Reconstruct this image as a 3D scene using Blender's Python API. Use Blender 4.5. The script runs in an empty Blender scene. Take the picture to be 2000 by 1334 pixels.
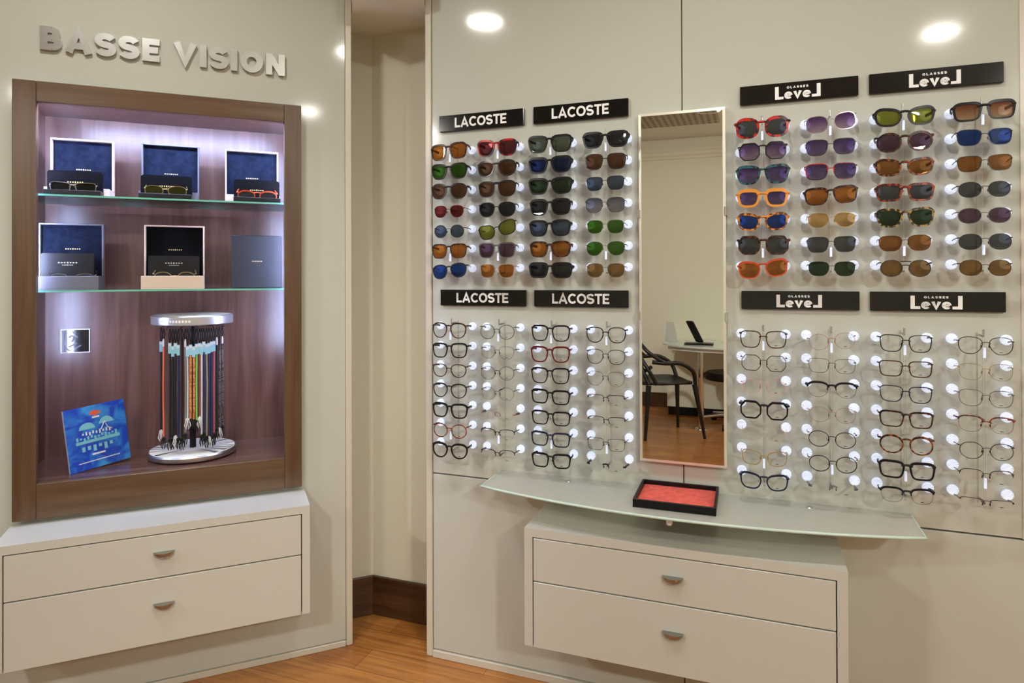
import bpy, bmesh, math, random
from mathutils import Vector, Matrix
random.seed(7)
SC = bpy.context.scene
COL = SC.collection
PI = math.pi
rad = math.radians

# ---------------------------------------------------------------- camera, world, exposure
EYE = 1.40
cam_data = bpy.data.cameras.new('camera')
cam = bpy.data.objects.new('camera', cam_data)
COL.objects.link(cam)
cam_data.sensor_width = 36.0
cam_data.sensor_fit = 'HORIZONTAL'
cam_data.lens = 36.0 * 1277.9 / 2000.0
cam_data.shift_y = -(667.0 - 532.5) / 2000.0
cam_data.clip_start = 0.05
_p, _r = rad(0.2896), rad(-0.197)
_fwd = Vector((0, math.cos(_p), math.sin(_p)))
_x, _z2 = Vector((1, 0, 0)), Vector((0, -math.sin(_p), math.cos(_p)))
_right = _x * math.cos(_r) + _z2 * math.sin(_r)
_up = -_x * math.sin(_r) + _z2 * math.cos(_r)
_m = Matrix((_right, _up, -_fwd)).transposed().to_4x4()
_m.translation = Vector((0, 0, EYE))
cam.matrix_world = _m
SC.camera = cam

world = bpy.data.worlds.new('world')
SC.world = world
world.use_nodes = True
world.node_tree.nodes['Background'].inputs[0].default_value = (1.0, 0.96, 0.9, 1)
world.node_tree.nodes['Background'].inputs[1].default_value = 0.3

SC.view_settings.view_transform = 'Standard'
SC.view_settings.look = 'None'
SC.view_settings.exposure = 0.0
SC.view_settings.gamma = 1.0
SC.view_settings.use_curve_mapping = False
SC.cycles.use_denoising = True
SC.cycles.max_bounces = 10
SC.cycles.transparent_max_bounces = 24
SC.cycles.sample_clamp_indirect = 6.0
LAMP_STRENGTH = 165.0
FILL_STRENGTH = 6.0
CEIL = 2.85

# ---------------------------------------------------------------- wall frames (plan)
class Wall:
    """s runs rightward along the wall, d is the distance out into the room."""
    def __init__(self, yaw, dist):
        self.yaw, self.D = yaw, dist
        self.t = Vector((math.cos(yaw), math.sin(yaw), 0))
        self.n = Vector((-math.sin(yaw), math.cos(yaw), 0))
    def P(self, s, d, z):
        v = self.t * s + self.n * (self.D - d)
        return Vector((v.x, v.y, z))
WR = Wall(rad(-20.33), 2.165)
WL = Wall(rad(23.21), 2.537)

# ---------------------------------------------------------------- mesh helpers
class MB:
    def __init__(self):
        self.v, self.f, self.m, self.sm = [], [], [], []
    def add(self, verts, faces, mi=0, smooth=False):
        b = len(self.v)
        self.v += [tuple(v) for v in verts]
        for f in faces:
            self.f.append(tuple(b + i for i in f)); self.m.append(mi); self.sm.append(smooth)
        return self
    def box(self, x0, x1, y0, y1, z0, z1, mi=0, ch=0.0):
        if ch <= 0:
            v = [(x, y, z) for z in (z0, z1) for y in (y0, y1) for x in (x0, x1)]
            return self.add(v, [(0, 2, 3, 1), (4, 5, 7, 6), (0, 1, 5, 4), (2, 6, 7, 3), (0, 4, 6, 2), (1, 3, 7, 5)], mi)
        c = min(ch, (x1 - x0) * .45, (y1 - y0) * .45, (z1 - z0) * .45)
        rings = []
        for z, k in ((z0, c), (z0 + c, 0), (z1 - c, 0), (z1, c)):
            a, b, e, f = x0 + k, x1 - k, y0 + k, y1 - k
            q = c if k == 0 else c * 0.9
            rings.append([(a + q, e, z), (b - q, e, z), (b, e + q, z), (b, f - q, z), (b - q, f, z), (a + q, f, z), (a, f - q, z), (a, e + q, z)])
        v = [p for r in rings for p in r]
        fs = [tuple(reversed(range(8))), tuple(range(24, 32))]
        for r in range(3):
            for i in range(8):
                j = (i + 1) % 8
                fs.append((r * 8 + i, r * 8 + j, r * 8 + 8 + j, r * 8 + 8 + i))
        return self.add(v, fs, mi)
    def prism(self, poly, a, b, axis='y', mi=0, smooth=False):
        """poly: 2-D outline; extruded from a to b along axis."""
        n = len(poly)
        def pt(p, t):
            return {'y': (p[0], t, p[1]), 'z': (p[0], p[1], t), 'x': (t, p[0], p[1])}[axis]
        v = [pt(p, a) for p in poly] + [pt(p, b) for p in poly]
        fs = [tuple(range(n)), tuple(reversed(range(n, 2 * n)))]
        self.add(v, fs, mi, False)
        self.add(v, [(i, i + n, (i + 1) % n + n, (i + 1) % n) for i in range(n)], mi, smooth)
        return self
    def tube(self, pts, r, seg=8, mi=0, closed=False, flat=1.0, up=None):
        pts = [Vector(p) for p in pts]
        n = len(pts)
        rs = r if isinstance(r, (list, tuple)) else [r] * n
        prev = None
        rings = []
        for i, p in enumerate(pts):
            if closed:
                t = (pts[(i + 1) % n] - pts[i - 1])
            else:
                t = pts[min(i + 1, n - 1)] - pts[max(i - 1, 0)]
            t = t.normalized() if t.length > 1e-9 else Vector((0, 0, 1))
            if up is not None:
                u = Vector(up) - t * t.dot(Vector(up))
            elif prev is None:
                h = Vector((0, 0, 1)) if abs(t.z) < .9 else Vector((1, 0, 0))
                u = h - t * t.dot(h)
            else:
                u = prev - t * t.dot(prev)
            if u.length < 1e-6:
                u = t.orthogonal()
            u.normalize(); prev = u
            w = t.cross(u)
            rings.append([p + (u * math.cos(2 * PI * k / seg) + w * math.sin(2 * PI * k / seg) * flat) * rs[i] for k in range(seg)])
        v = [q for rg in rings for q in rg]
        fs = []
        for i in range(n if closed else n - 1):
            j = (i + 1) % n
            for k in range(seg):
                l = (k + 1) % seg
                fs.append((i * seg + k, i * seg + l, j * seg + l, j * seg + k))
        self.add(v, fs, mi, True)
        if not closed:
            self.add(v, [tuple(reversed(range(seg))), tuple(range((n - 1) * seg, n * seg))], mi)
        return self
    def lathe(self, prof, seg=32, c=(0, 0), mi=0, smooth=True, axis='z'):
        prof = [q for i in range(len(prof) - 1) for q in (prof[i], prof[i + 1])]
        v, n = [], len(prof)
        for k in range(seg):
            a = 2 * PI * k / seg
            for r, z in prof:
                if axis == 'z':
                    v.append((c[0] + r * math.cos(a), c[1] + r * math.sin(a), z))
                else:                                   # around the y axis
                    v.append((c[0] + r * math.cos(a), z, c[1] + r * math.sin(a)))
        fs = []
        for k in range(seg):
            l = (k + 1) % seg
            for i in range(0, n - 1, 2):
                q = (k * n + i, l * n + i, l * n + i + 1, k * n + i + 1)
                if prof[i][0] < 1e-9: q = (q[0], q[2], q[3])
                elif prof[i + 1][0] < 1e-9: q = (q[0], q[1], q[2])
                fs.append(q)
        return self.add(v, fs, mi, smooth)
    def ring(self, inner, outer, y0, y1, mi=0, closed=True):
        """flat rim: two 2-D outlines (x,z) joined into a rim between depths y0 and y1."""
        n = len(inner)
        v = [(p[0], y0, p[1]) for p in outer] + [(p[0], y0, p[1]) for p in inner] + \
            [(p[0], y1, p[1]) for p in outer] + [(p[0], y1, p[1]) for p in inner]
        fs = []
        for i in range(n if closed else n - 1):
            j = (i + 1) % n
            fs += [(i, j, n + j, n + i), (2 * n + i, 3 * n + i, 3 * n + j, 2 * n + j),
                   (i, 2 * n + i, 2 * n + j, j), (n + i, n + j, 3 * n + j, 3 * n + i)]
        if not closed:
            fs += [(0, n, 3 * n, 2 * n), (n - 1, 3 * n - 1, 4 * n - 1, 2 * n - 1)]
        return self.add(v, fs, mi)
    def warp(self, fn, start=0):
        self.v[start:] = [tuple(fn(*p)) for p in self.v[start:]]
        return self
    def build(self, name, mats, parent=None, smooth_angle=None):
        me = bpy.data.meshes.new(name)
        me.from_pydata(self.v, [], self.f)
        for m in (mats if isinstance(mats, (list, tuple)) else [mats]):
            me.materials.append(m)
        me.polygons.foreach_set('material_index', self.m)
        me.polygons.foreach_set('use_smooth', self.sm)
        me.validate()
        bm = bmesh.new(); bm.from_mesh(me)
        bmesh.ops.recalc_face_normals(bm, faces=bm.faces)
        bm.to_mesh(me); bm.free(); me.update()
        o = bpy.data.objects.new(name, me)
        COL.objects.link(o)
        if parent is not None:
            o.parent = parent
        return o

def tag(o, label=None, cat=None, group=None, kind=None):
    if label: o['label'] = label
    if cat: o['category'] = cat
    if group: o['group'] = group
    if kind: o['kind'] = kind
    return o
def empty(name, loc, rz=0.0, label=None, cat=None, group=None):
    o = bpy.data.objects.new(name, None)
    COL.objects.link(o)
    o.empty_display_size = 0.05
    o.location = loc
    o.rotation_euler = (0, 0, rz)
    return tag(o, label, cat, group)
def struct(o):
    o['kind'] = 'structure'
    return o
def on_wall(o, W, s=0, d=0, z=0):
    o.location = W.P(s, d, z)
    o.rotation_euler = (0, 0, W.yaw)
    return o
def copy_tree(o, parent=None):
    c = o.copy(); COL.objects.link(c); c.parent = parent
    for ch in list(o.children):
        copy_tree(ch, c)
    return c

# ---------------------------------------------------------------- materials
MATS = {}
def pbr(name, col, rough=.5, metal=0.0, coat=0.0, coat_r=.05, spec=.5, sheen=0.0, trans=0.0):
    if name in MATS: return MATS[name]
    m = bpy.data.materials.new(name); m.use_nodes = True
    b = m.node_tree.nodes['Principled BSDF']
    b.inputs['Base Color'].default_value = (*col, 1)
    b.inputs['Roughness'].default_value = rough
    b.inputs['Metallic'].default_value = metal
    b.inputs['Coat Weight'].default_value = coat
    b.inputs['Coat Roughness'].default_value = coat_r
    b.inputs['Specular IOR Level'].default_value = spec
    b.inputs['Sheen Weight'].default_value = sheen
    b.inputs['Transmission Weight'].default_value = trans
    MATS[name] = m
    return m
def noise_mix(m, c1, c2, scale=(4, 4, 4), nscale=3.0, detail=4, lo=.35, hi=.65, distort=0.0, bump=0.0, coords='Object'):
    nt = m.node_tree; N, L = nt.nodes, nt.links
    b = N['Principled BSDF']
    tc = N.new('ShaderNodeTexCoord'); mp = N.new('ShaderNodeMapping')
    mp.inputs['Scale'].default_value = scale
    no = N.new('ShaderNodeTexNoise')
    no.inputs['Scale'].default_value = nscale; no.inputs['Detail'].default_value = detail
    no.inputs['Distortion'].default_value = distort
    cr = N.new('ShaderNodeValToRGB')
    cr.color_ramp.elements[0].position = lo; cr.color_ramp.elements[0].color = (*c1, 1)
    cr.color_ramp.elements[1].position = hi; cr.color_ramp.elements[1].color = (*c2, 1)
    L.new(tc.outputs[coords], mp.inputs[0]); L.new(mp.outputs[0], no.inputs['Vector'])
    L.new(no.outputs['Fac'], cr.inputs[0]); L.new(cr.outputs[0], b.inputs['Base Color'])
    if bump:
        bp = N.new('ShaderNodeBump'); bp.inputs['Strength'].default_value = bump; bp.inputs['Distance'].default_value = .002
        L.new(no.outputs['Fac'], bp.inputs['Height']); L.new(bp.outputs[0], b.inputs['Normal'])
    return m
def emissive(name, col, strength):
    if name in MATS: return MATS[name]
    m = bpy.data.materials.new(name); m.use_nodes = True
    nt = m.node_tree; nt.nodes.clear()
    e = nt.nodes.new('ShaderNodeEmission'); o = nt.nodes.new('ShaderNodeOutputMaterial')
    e.inputs[0].default_value = (*col, 1); e.inputs[1].default_value = strength
    nt.links.new(e.outputs[0], o.inputs[0])
    MATS[name] = m
    return m
def see_through(name, tint, body=None, body_fac=0.0, gloss=.08, rough=.02, grad=None, fres=1.45):
    """thin clear or tinted sheet: tinted transparency, some body colour and a fresnel reflection."""
    if name in MATS: return MATS[name]
    m = bpy.data.materials.new(name); m.use_nodes = True
    nt = m.node_tree; N, L = nt.nodes, nt.links
    N.clear()
    out = N.new('ShaderNodeOutputMaterial')
    tr = N.new('ShaderNodeBsdfTransparent'); tr.inputs[0].default_value = (*tint, 1)
    cur = tr.outputs[0]
    if body is not None:
        di = N.new('ShaderNodeBsdfDiffuse'); di.inputs[0].default_value = (*body, 1)
        mx = N.new('ShaderNodeMixShader'); mx.inputs[0].default_value = body_fac
        L.new(cur, mx.inputs[1]); L.new(di.outputs[0], mx.inputs[2]); cur = mx.outputs[0]
    if grad is not None:                                 # lens tint fades downward (the lens itself is dyed so)
        tc = N.new('ShaderNodeTexCoord'); sp = N.new('ShaderNodeSeparateXYZ'); mr = N.new('ShaderNodeMapRange')
        mr.inputs['From Min'].default_value = -.022; mr.inputs['From Max'].default_value = .018
        cm = N.new('ShaderNodeMix'); cm.data_type = 'RGBA'
        cm.inputs['A'].default_value = (*grad, 1); cm.inputs['B'].default_value = (*tint, 1)
        L.new(tc.outputs['Object'], sp.inputs[0]); L.new(sp.outputs['Z'], mr.inputs['Value'])
        L.new(mr.outputs[0], cm.inputs['Factor']); L.new(cm.outputs['Result'], tr.inputs[0])
        if body is not None: L.new(cm.outputs['Result'], di.inputs[0])
    gl = N.new('ShaderNodeBsdfGlossy'); gl.inputs['Roughness'].default_value = rough
    fr = N.new('ShaderNodeFresnel'); fr.inputs[0].default_value = fres
    ad = N.new('ShaderNodeMath'); ad.operation = 'ADD'; ad.inputs[1].default_value = gloss - .04; ad.use_clamp = True
    L.new(fr.outputs[0], ad.inputs[0])
    m2 = N.new('ShaderNodeMixShader')
    L.new(ad.outputs[0], m2.inputs[0]); L.new(cur, m2.inputs[1]); L.new(gl.outputs[0], m2.inputs[2])
    L.new(m2.outputs[0], out.inputs[0])
    MATS[name] = m
    return m

M_PANEL = pbr('cream_laminate', (.570, .578, .515), .09, spec=.34)
M_PANEL_EDGE = pbr('cream_edge', (.66, .62, .52), .3)
M_GAP = pbr('groove_dark', (.12, .11, .09), .8)
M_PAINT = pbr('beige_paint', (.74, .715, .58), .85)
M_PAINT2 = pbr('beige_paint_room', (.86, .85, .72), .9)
M_CEIL = pbr('ceiling_paint', (.86, .83, .77), .9)
M_DRAWER = pbr('cream_lacquer', (.61, .61, .56), .28, coat=.15, coat_r=.15)
M_ALU = pbr('brushed_aluminium', (.62, .62, .60), .3, metal=1.0)
M_CHROME = pbr('chrome', (.75, .75, .73), .12, metal=1.0)
M_MIRROR = pbr('mirror_silver', (.88, .88, .84), .0, metal=1.0)
M_BLACK = pbr('black_plastic', (.005, .005, .006), .4, spec=.3)
M_BLACKG = pbr('black_gloss', (.006, .006, .006), .1)
M_WHITE = pbr('white_plastic', (.85, .86, .90), .3)
M_WHITE_PAINT = pbr('white_letter', (.97, .97, .97), .6)
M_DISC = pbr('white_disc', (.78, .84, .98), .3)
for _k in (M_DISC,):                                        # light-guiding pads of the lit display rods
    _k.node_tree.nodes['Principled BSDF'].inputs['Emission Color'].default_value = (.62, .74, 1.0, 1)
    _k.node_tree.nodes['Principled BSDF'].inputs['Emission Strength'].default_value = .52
M_ACRYL = see_through('clear_acrylic', (.995, .997, .997), gloss=.03, rough=.1, body=(.9, .92, .95), body_fac=.05, fres=1.12)
M_GLASS = see_through('clear_glass', (.93, .98, .96), gloss=.05)
M_GLASSEDGE = pbr('green_glass_edge', (.16, .55, .42), .15, spec=.8)
M_FROST = see_through('frosted_glass', (.93, .97, .90), body=(.98, .99, .95), body_fac=.50, gloss=.02, rough=.22, fres=1.42)
_nt = M_FROST.node_tree                                      # sandblasted glass also scatters light through to its underside
_tl = _nt.nodes.new('ShaderNodeBsdfTranslucent'); _tl.inputs[0].default_value = (.86, .92, .80, 1)
_mx = _nt.nodes.new('ShaderNodeMixShader'); _mx.inputs[0].default_value = .28
_di = [n for n in _nt.nodes if n.type == 'BSDF_DIFFUSE'][0]; _to = _di.outputs[0].links[0].to_socket
_nt.links.new(_di.outputs[0], _mx.inputs[1]); _nt.links.new(_tl.outputs[0], _mx.inputs[2]); _nt.links.new(_mx.outputs[0], _to)
M_FROSTEDGE = pbr('frosted_edge', (.62, .78, .70), .2)
M_RED = noise_mix(pbr('red_felt', (.75, .05, .02), .9, sheen=.3), (.62, .035, .015), (.85, .07, .03), nscale=60, scale=(1, 1, 1))
M_GOLD = pbr('gold_print', (.75, .62, .32), .35, metal=.6)
M_BLUE_VELVET = noise_mix(pbr('blue_velvet', (.01, .018, .06), .9, spec=.1), (.003, .005, .013), (.009, .014, .030), nscale=40, scale=(1, 1, 1), lo=.3, hi=.7)
M_BLACK_VELVET = pbr('black_velvet', (.003, .003, .004), .9, spec=.1)
M_PINK = pbr('pale_pink_card', (.72, .56, .48), .5)
M_BEIGE_CARD = pbr('beige_card', (.66, .52, .40), .5)
M_GREY_CARD = pbr('pearl_grey_card', (.16, .165, .20), .3, metal=.4)
M_DARKBLUE_CARD = pbr('dark_blue_card', (.022, .024, .030), .45, spec=.3)
M_LED = emissive('led_violet_white', (.50, .60, 1.0), 215.0)
M_LAMP = emissive('lamp_diffuser', (1.0, .975, .90), LAMP_STRENGTH)

def wood(name, c1, c2, along='z', rough=.35, sc=1.0):
    m = pbr(name, c1, rough)
    s = {'z': (16 * sc, 16 * sc, 1.1 * sc), 'x': (1.1 * sc, 16 * sc, 16 * sc)}[along]
    return noise_mix(m, c1, c2, scale=s, nscale=2.2, detail=8, lo=.3, hi=.72, distort=.6)
M_WOOD_V = wood('walnut_frame_upright', (.085, .042, .020), (.145, .084, .044), 'z', .3)
M_WOOD_H = wood('walnut_frame_rail', (.088, .046, .022), (.155, .092, .050), 'x', .3)
M_WOOD_IN = wood('walnut_interior', (.085, .036, .026), (.17, .088, .068), 'z', .3)
M_WOOD_BASE = wood('walnut_skirting', (.045, .018, .007), (.10, .045, .018), 'x', .35)

def floor_mat():
    m = pbr('oak_planks', (.45, .2, .07), .3)
    nt = m.node_tree; N, L = nt.nodes, nt.links; b = N['Principled BSDF']
    tc = N.new('ShaderNodeTexCoord'); mp = N.new('ShaderNodeMapping')
    br = N.new('ShaderNodeTexBrick')
    br.inputs['Color1'].default_value = (.60, .27, .075, 1); br.inputs['Color2'].default_value = (.43, .165, .040, 1)
    br.inputs['Mortar'].default_value = (.16, .06, .02, 1); br.inputs['Scale'].default_value = 1.0
    br.inputs['Mortar Size'].default_value = .0012; br.inputs['Brick Width'].default_value = .9; br.inputs['Row Height'].default_value = .125
    br.inputs['Bias'].default_value = -.1; br.inputs['Mortar Smooth'].default_value = .4
    no = N.new('ShaderNodeTexNoise'); mp2 = N.new('ShaderNodeMapping'); mp2.inputs['Scale'].default_value = (1.6, 22, 1)
    no.inputs['Scale'].default_value = 2.5; no.inputs['Detail'].default_value = 8; no.inputs['Distortion'].default_value = .5
    cr = N.new('ShaderNodeValToRGB')
    cr.color_ramp.elements[0].position = .3; cr.color_ramp.elements[0].color = (.62, .55, .48, 1)
    cr.color_ramp.elements[1].position = .7; cr.color_ramp.elements[1].color = (1.1, 1.08, 1.0, 1)
    mx = N.new('ShaderNodeMix'); mx.data_type = 'RGBA'; mx.blend_type = 'MULTIPLY'; mx.inputs['Factor'].default_value = 1
    L.new(tc.outputs['Object'], mp.inputs[0]); L.new(mp.outputs[0], br.inputs['Vector'])
    L.new(tc.outputs['Object'], mp2.inputs[0]); L.new(mp2.outputs[0], no.inputs['Vector'])
    L.new(no.outputs['Fac'], cr.inputs[0]); L.new(br.outputs['Color'], mx.inputs['A']); L.new(cr.outputs[0], mx.inputs['B'])
    L.new(mx.outputs['Result'], b.inputs['Base Color'])
    return m
M_FLOOR = floor_mat()

def tile_mat():
    m = pbr('perforated_tile', (.5, .46, .38), .9)
    nt = m.node_tree; N, L = nt.nodes, nt.links; b = N['Principled BSDF']
    tc = N.new('ShaderNodeTexCoord'); vo = N.new('ShaderNodeTexVoronoi'); vo.inputs['Scale'].default_value = 18; vo.inputs['Randomness'].default_value = 0
    cr = N.new('ShaderNodeValToRGB')
    cr.color_ramp.elements[0].position = .25; cr.color_ramp.elements[0].color = (.2, .18, .14, 1)
    cr.color_ramp.elements[1].position = .35; cr.color_ramp.elements[1].color = (.55, .5, .4, 1)
    L.new(tc.outputs['Object'], vo.inputs['Vector']); L.new(vo.outputs['Distance'], cr.inputs[0]); L.new(cr.outputs[0], b.inputs['Base Color'])
    return m
M_TILE = tile_mat()

# ---------------------------------------------------------------- downlights (round recessed ceiling lamps, some added as fill)
LAMPS = [((-1.02, 1.35), 'round recessed ceiling downlight over the gap between the two walls'),
         ((.335, 1.03), 'round recessed ceiling downlight nearest the mirror'),
         ((.91, -.55), 'round recessed ceiling downlight above the right display boards'),
         ((2.0, -2.58), 'round recessed ceiling downlight at the back of the room, right side'),
         ((-2.6, 1.0), 'added unseen ceiling downlight by the far left wall'),  # added fill lamp, set where its reflection stays out of view
         ((2.6, .2), 'added unseen ceiling downlight beyond the right edge of the display wall'),  # added as fill, unseen past the panels
         ((-3.40, -.27), 'added unseen ceiling downlight beside the far left fill panel'),  # added lamp, brightens the rear wall from out of view
         ((-.923, -1.455), 'round recessed ceiling downlight between the mirror and the desk'),
         ((1.43, -2.49 + .35), 'added unseen ceiling downlight right of the desk')]  # unseen lamp added to light the rear wall
def make_lamp():
    r = empty('ceiling_downlight', (0, 0, CEIL))
    t = MB(); t.lathe([(.092, -.002), (.092, -.014), (.112, -.014), (.124, -.006), (.126, 0), (.092, -.002)], 40)
    t.build('trim_ring', M_WHITE, r)
    l = MB(); l.add([(.092 * math.cos(2 * PI * k / 40), .092 * math.sin(2 * PI * k / 40), -.006) for k in range(40)], [tuple(reversed(range(40)))])
    l.build('lamp_diffuser', M_LAMP, r)
    return r
lamp0 = make_lamp()
for i, ((lx, ly), lab) in enumerate(LAMPS):
    r = lamp0 if i == 0 else copy_tree(lamp0)
    r.location = (lx, ly, CEIL)
    tag(r, lab, 'ceiling light', 'recessed ceiling downlights')

# spot beams added at some downlights to brighten the walls and drawer tops
def add_beam(at, aim, power, cone=78):
    ld = bpy.data.lights.new('added_beam', 'SPOT'); ld.energy = power; ld.spot_size = rad(cone); ld.spot_blend = .8
    ld.shadow_soft_size = .10; ld.color = (1.0, .975, .91)
    o = bpy.data.objects.new('added_beam', ld); COL.objects.link(o)
    o.location = (at[0], at[1], CEIL - .03)
    o.rotation_euler = (Vector(aim) - o.location).to_track_quat('-Z', 'Y').to_euler()
    return o
BEAM_POWER = 150.0
add_beam((-3.40, -.27), WR.P(-.35, 0, .45), BEAM_POWER * 1.25, 56)
add_beam((1.43, -2.14), WR.P(.05, 0, .45), BEAM_POWER * 1.25, 56)
add_beam((-.923, -1.455), WL.P(-.22, 0, .6), BEAM_POWER * 1.4, 42)
add_beam((-1.02, 1.35), WR.P(-.6, 5.0, 1.3), BEAM_POWER * 1.2, 60)

# ---------------------------------------------------------------- the room shell
A = WL.P(-2.6, 0, 0); G = WL.P(.4225, 0, 0)
C3 = WR.P(2.6, 0, 0); B1 = WR.P(2.6, 5.0, 0); B0 = WR.P(-3.6, 5.0, 0)
def wall_between(name, p, q, z0, z1, mat, th=.1, zoff=0):
    """vertical slab whose room face runs p->q; thickness goes to the right of p->q."""
    v = (q - p); L = v.length; ang = math.atan2(v.y, v.x)
    mb = MB().box(0, L, -th, 0, z0, z1)
    o = mb.build(name, mat); o.location = (p.x, p.y, 0); o.rotation_euler = (0, 0, ang)
    return struct(o)
fl = MB(); fl.box(-7, 7, -7, 5, -.06, 0)
f = struct(fl.build('floor', M_FLOOR)); f.rotation_euler = (0, 0, WR.yaw)
# main ceiling, with a tiled field over the seating area
ce = MB().box(-7, 7, -7, 5, CEIL, CEIL + .06)
c = struct(ce.build('ceiling', M_CEIL)); c.rotation_euler = (0, 0, WR.yaw)
tl = MB().box(-3.4, -.30, -4.35, -1.4, CEIL - .012, CEIL - .0005)
t = struct(tl.build('ceiling_tile_field', M_TILE)); on_wall(t, WR, 0, 0, 0); 
# rear wall (seen in the mirror): lighter wall with cornice, skirting
wall_between('wall_rear', B1, B0, 0, CEIL, M_PAINT2, -.0999)
wall_between('wall_far_left', B0, A, 0, CEIL, M_PAINT2, -.1)
wall_between('wall_far_right', C3, B1, 0, CEIL, M_PAINT2, -.1)
co = MB()
co.prism([(0, 2.735), (0.05, 2.735), (.05, 2.715), (.038, 2.70), (.038, 2.672), (.020, 2.655), (.020, 2.635), (0, 2.63)], 0, 6.2, axis='x')
o = struct(co.build('trim_1', M_PAINT2)); o.location = WR.P(-3.6, 5.0, 0); o.rotation_euler = (0, 0, WR.yaw)
bb = MB().box(0, 6.2, 0, .02, 0, .15, ch=.003)
o = struct(bb.build('baseboard_rear', M_WOOD_BASE)); o.location = WR.P(-3.6, 5.0, 0); o.rotation_euler = (0, 0, WR.yaw)

# two window-shaped glowing panels added on the unseen side walls to even the light
def add_fill_panel(name, p, q, a, b, z0, z1):
    v = (q - p); ang = math.atan2(v.y, v.x)
    mb = MB()
    mb.box(a - .05, b + .05, .0, .03, z0 - .05, z0); mb.box(a - .05, b + .05, .0, .03, z1, z1 + .05)
    for xx in (a - .05, (a + b) / 2 - .025, b):
        mb.box(xx, xx + .05, .0, .03, z0, z1)
    fr_ = mb.build(name, M_WHITE); fr_.location = (p.x, p.y, 0); fr_.rotation_euler = (0, 0, ang); struct(fr_)
    MB().box(a, b, .008, .012, z0, z1).build('fill_panel_face', emissive('fill_panel_glow', (.93, .97, 1.0), FILL_STRENGTH), fr_)
add_fill_panel('fill_panel_1', C3, B1, .45, 2.35, .35, 2.45)
add_fill_panel('fill_panel_2', B0, A, 1.15, 2.75, .35, 2.45)

# left display wall: laminate panel with the cabinet opening
TH = .03
w = MB()
HX0, HX1, HZ0, HZ1 = -.628, .230, .640, 2.02
w.box(-2.6, HX0, 0, TH, .025, CEIL); w.box(HX1, .397, 0, TH, .025, CEIL)
w.box(HX0, HX1, 0, TH, .025, HZ0); w.box(HX0, HX1, 0, TH, HZ1, CEIL)
on_wall(struct(w.build('wall_left', M_PANEL)), WL)
w = MB().box(.3985, .4225, -.004, TH + .004, .0, CEIL, ch=.003)
on_wall(struct(w.build('trim_2', M_PANEL_EDGE)), WL)
w = MB().box(-2.6, .397, -.006, TH, 0, .022, ch=.002)
on_wall(struct(w.build('baseboard_left', M_PANEL_EDGE)), WL)
# right display wall: four laminate panels with shadow joints
g = .0016
w = MB()
for (a, b) in ((-1.1165, -.2161), (-.2161, .6905), (.6905, 1.6), (1.6, 2.6)):
    w.box(a + g, b - g, 0, TH, .675 + g, CEIL, ch=.001)
    w.box(a + g, b - g, 0, TH, .030, .673 - g, ch=.001)
w.box(-1.11, 2.6, TH * .6, TH + .01, .03, CEIL, mi=1)
on_wall(struct(w.build('wall_right', [M_PANEL, M_GAP])), WR)
w = MB().box(-1.1430, -1.1180, -.004, TH + .014, 0, CEIL, ch=.003)
on_wall(struct(w.build('trim_3', M_PANEL_EDGE)), WR)
w = MB().box(-1.1165, 2.6, -.007, TH, 0, .026, ch=.002)
on_wall(struct(w.build('baseboard_right', M_PANEL_EDGE)), WR)
w = MB().box(.684, .697, -.003, .001, .675, CEIL, ch=.001)
on_wall(struct(w.build('trim_4', M_PANEL_EDGE)), WR)
# the narrow alcove between them
K = Vector((-.582, 2.730, 0))                                   # its inner corner
kl = (K - WL.P(0, 0, 0)).dot(WL.t); kr = (K - WR.P(0, 0, 0)).dot(WR.t)
dL = WL.D - K.dot(WL.n); dR = WR.D - K.dot(WR.n)
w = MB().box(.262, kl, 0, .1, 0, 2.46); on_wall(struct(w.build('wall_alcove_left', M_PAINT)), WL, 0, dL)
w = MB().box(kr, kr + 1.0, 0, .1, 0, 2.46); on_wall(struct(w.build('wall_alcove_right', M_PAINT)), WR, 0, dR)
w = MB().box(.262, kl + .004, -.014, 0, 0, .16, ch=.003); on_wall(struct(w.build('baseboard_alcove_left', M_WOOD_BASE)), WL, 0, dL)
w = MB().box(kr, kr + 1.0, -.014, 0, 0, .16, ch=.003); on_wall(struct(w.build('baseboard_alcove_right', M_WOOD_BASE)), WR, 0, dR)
SL, SL2, SR, SR2 = Vector((-.571, 2.34, 0)), WL.P(.30, -.035, 0), Vector((-.309, 2.34, 0)), WR.P(-1.0, -.045, 0)
ql = [SL, SR, WR.P(-1.146, .004, 0), WR.P(-1.146, -.046, 0), SR2, Vector((.1, 3.0, 0)), Vector((-.75, 3.0, 0)), SL2, WL.P(.4255, -.036, 0), WL.P(.4255, .004, 0)]
w = MB().prism([(q.x, q.y) for q in ql], 2.405, 2.445, axis='z')
struct(w.build('ceiling_alcove', pbr('soffit_paint', (.88, .85, .72), .9)))
p, q = SL, SR
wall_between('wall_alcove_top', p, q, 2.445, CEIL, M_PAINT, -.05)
wall_between('wall_alcove_side', WL.P(.262, -.035, 0), WL.P(.262, dL - .0, 0), 0, 2.46, M_PAINT, .03)

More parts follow.
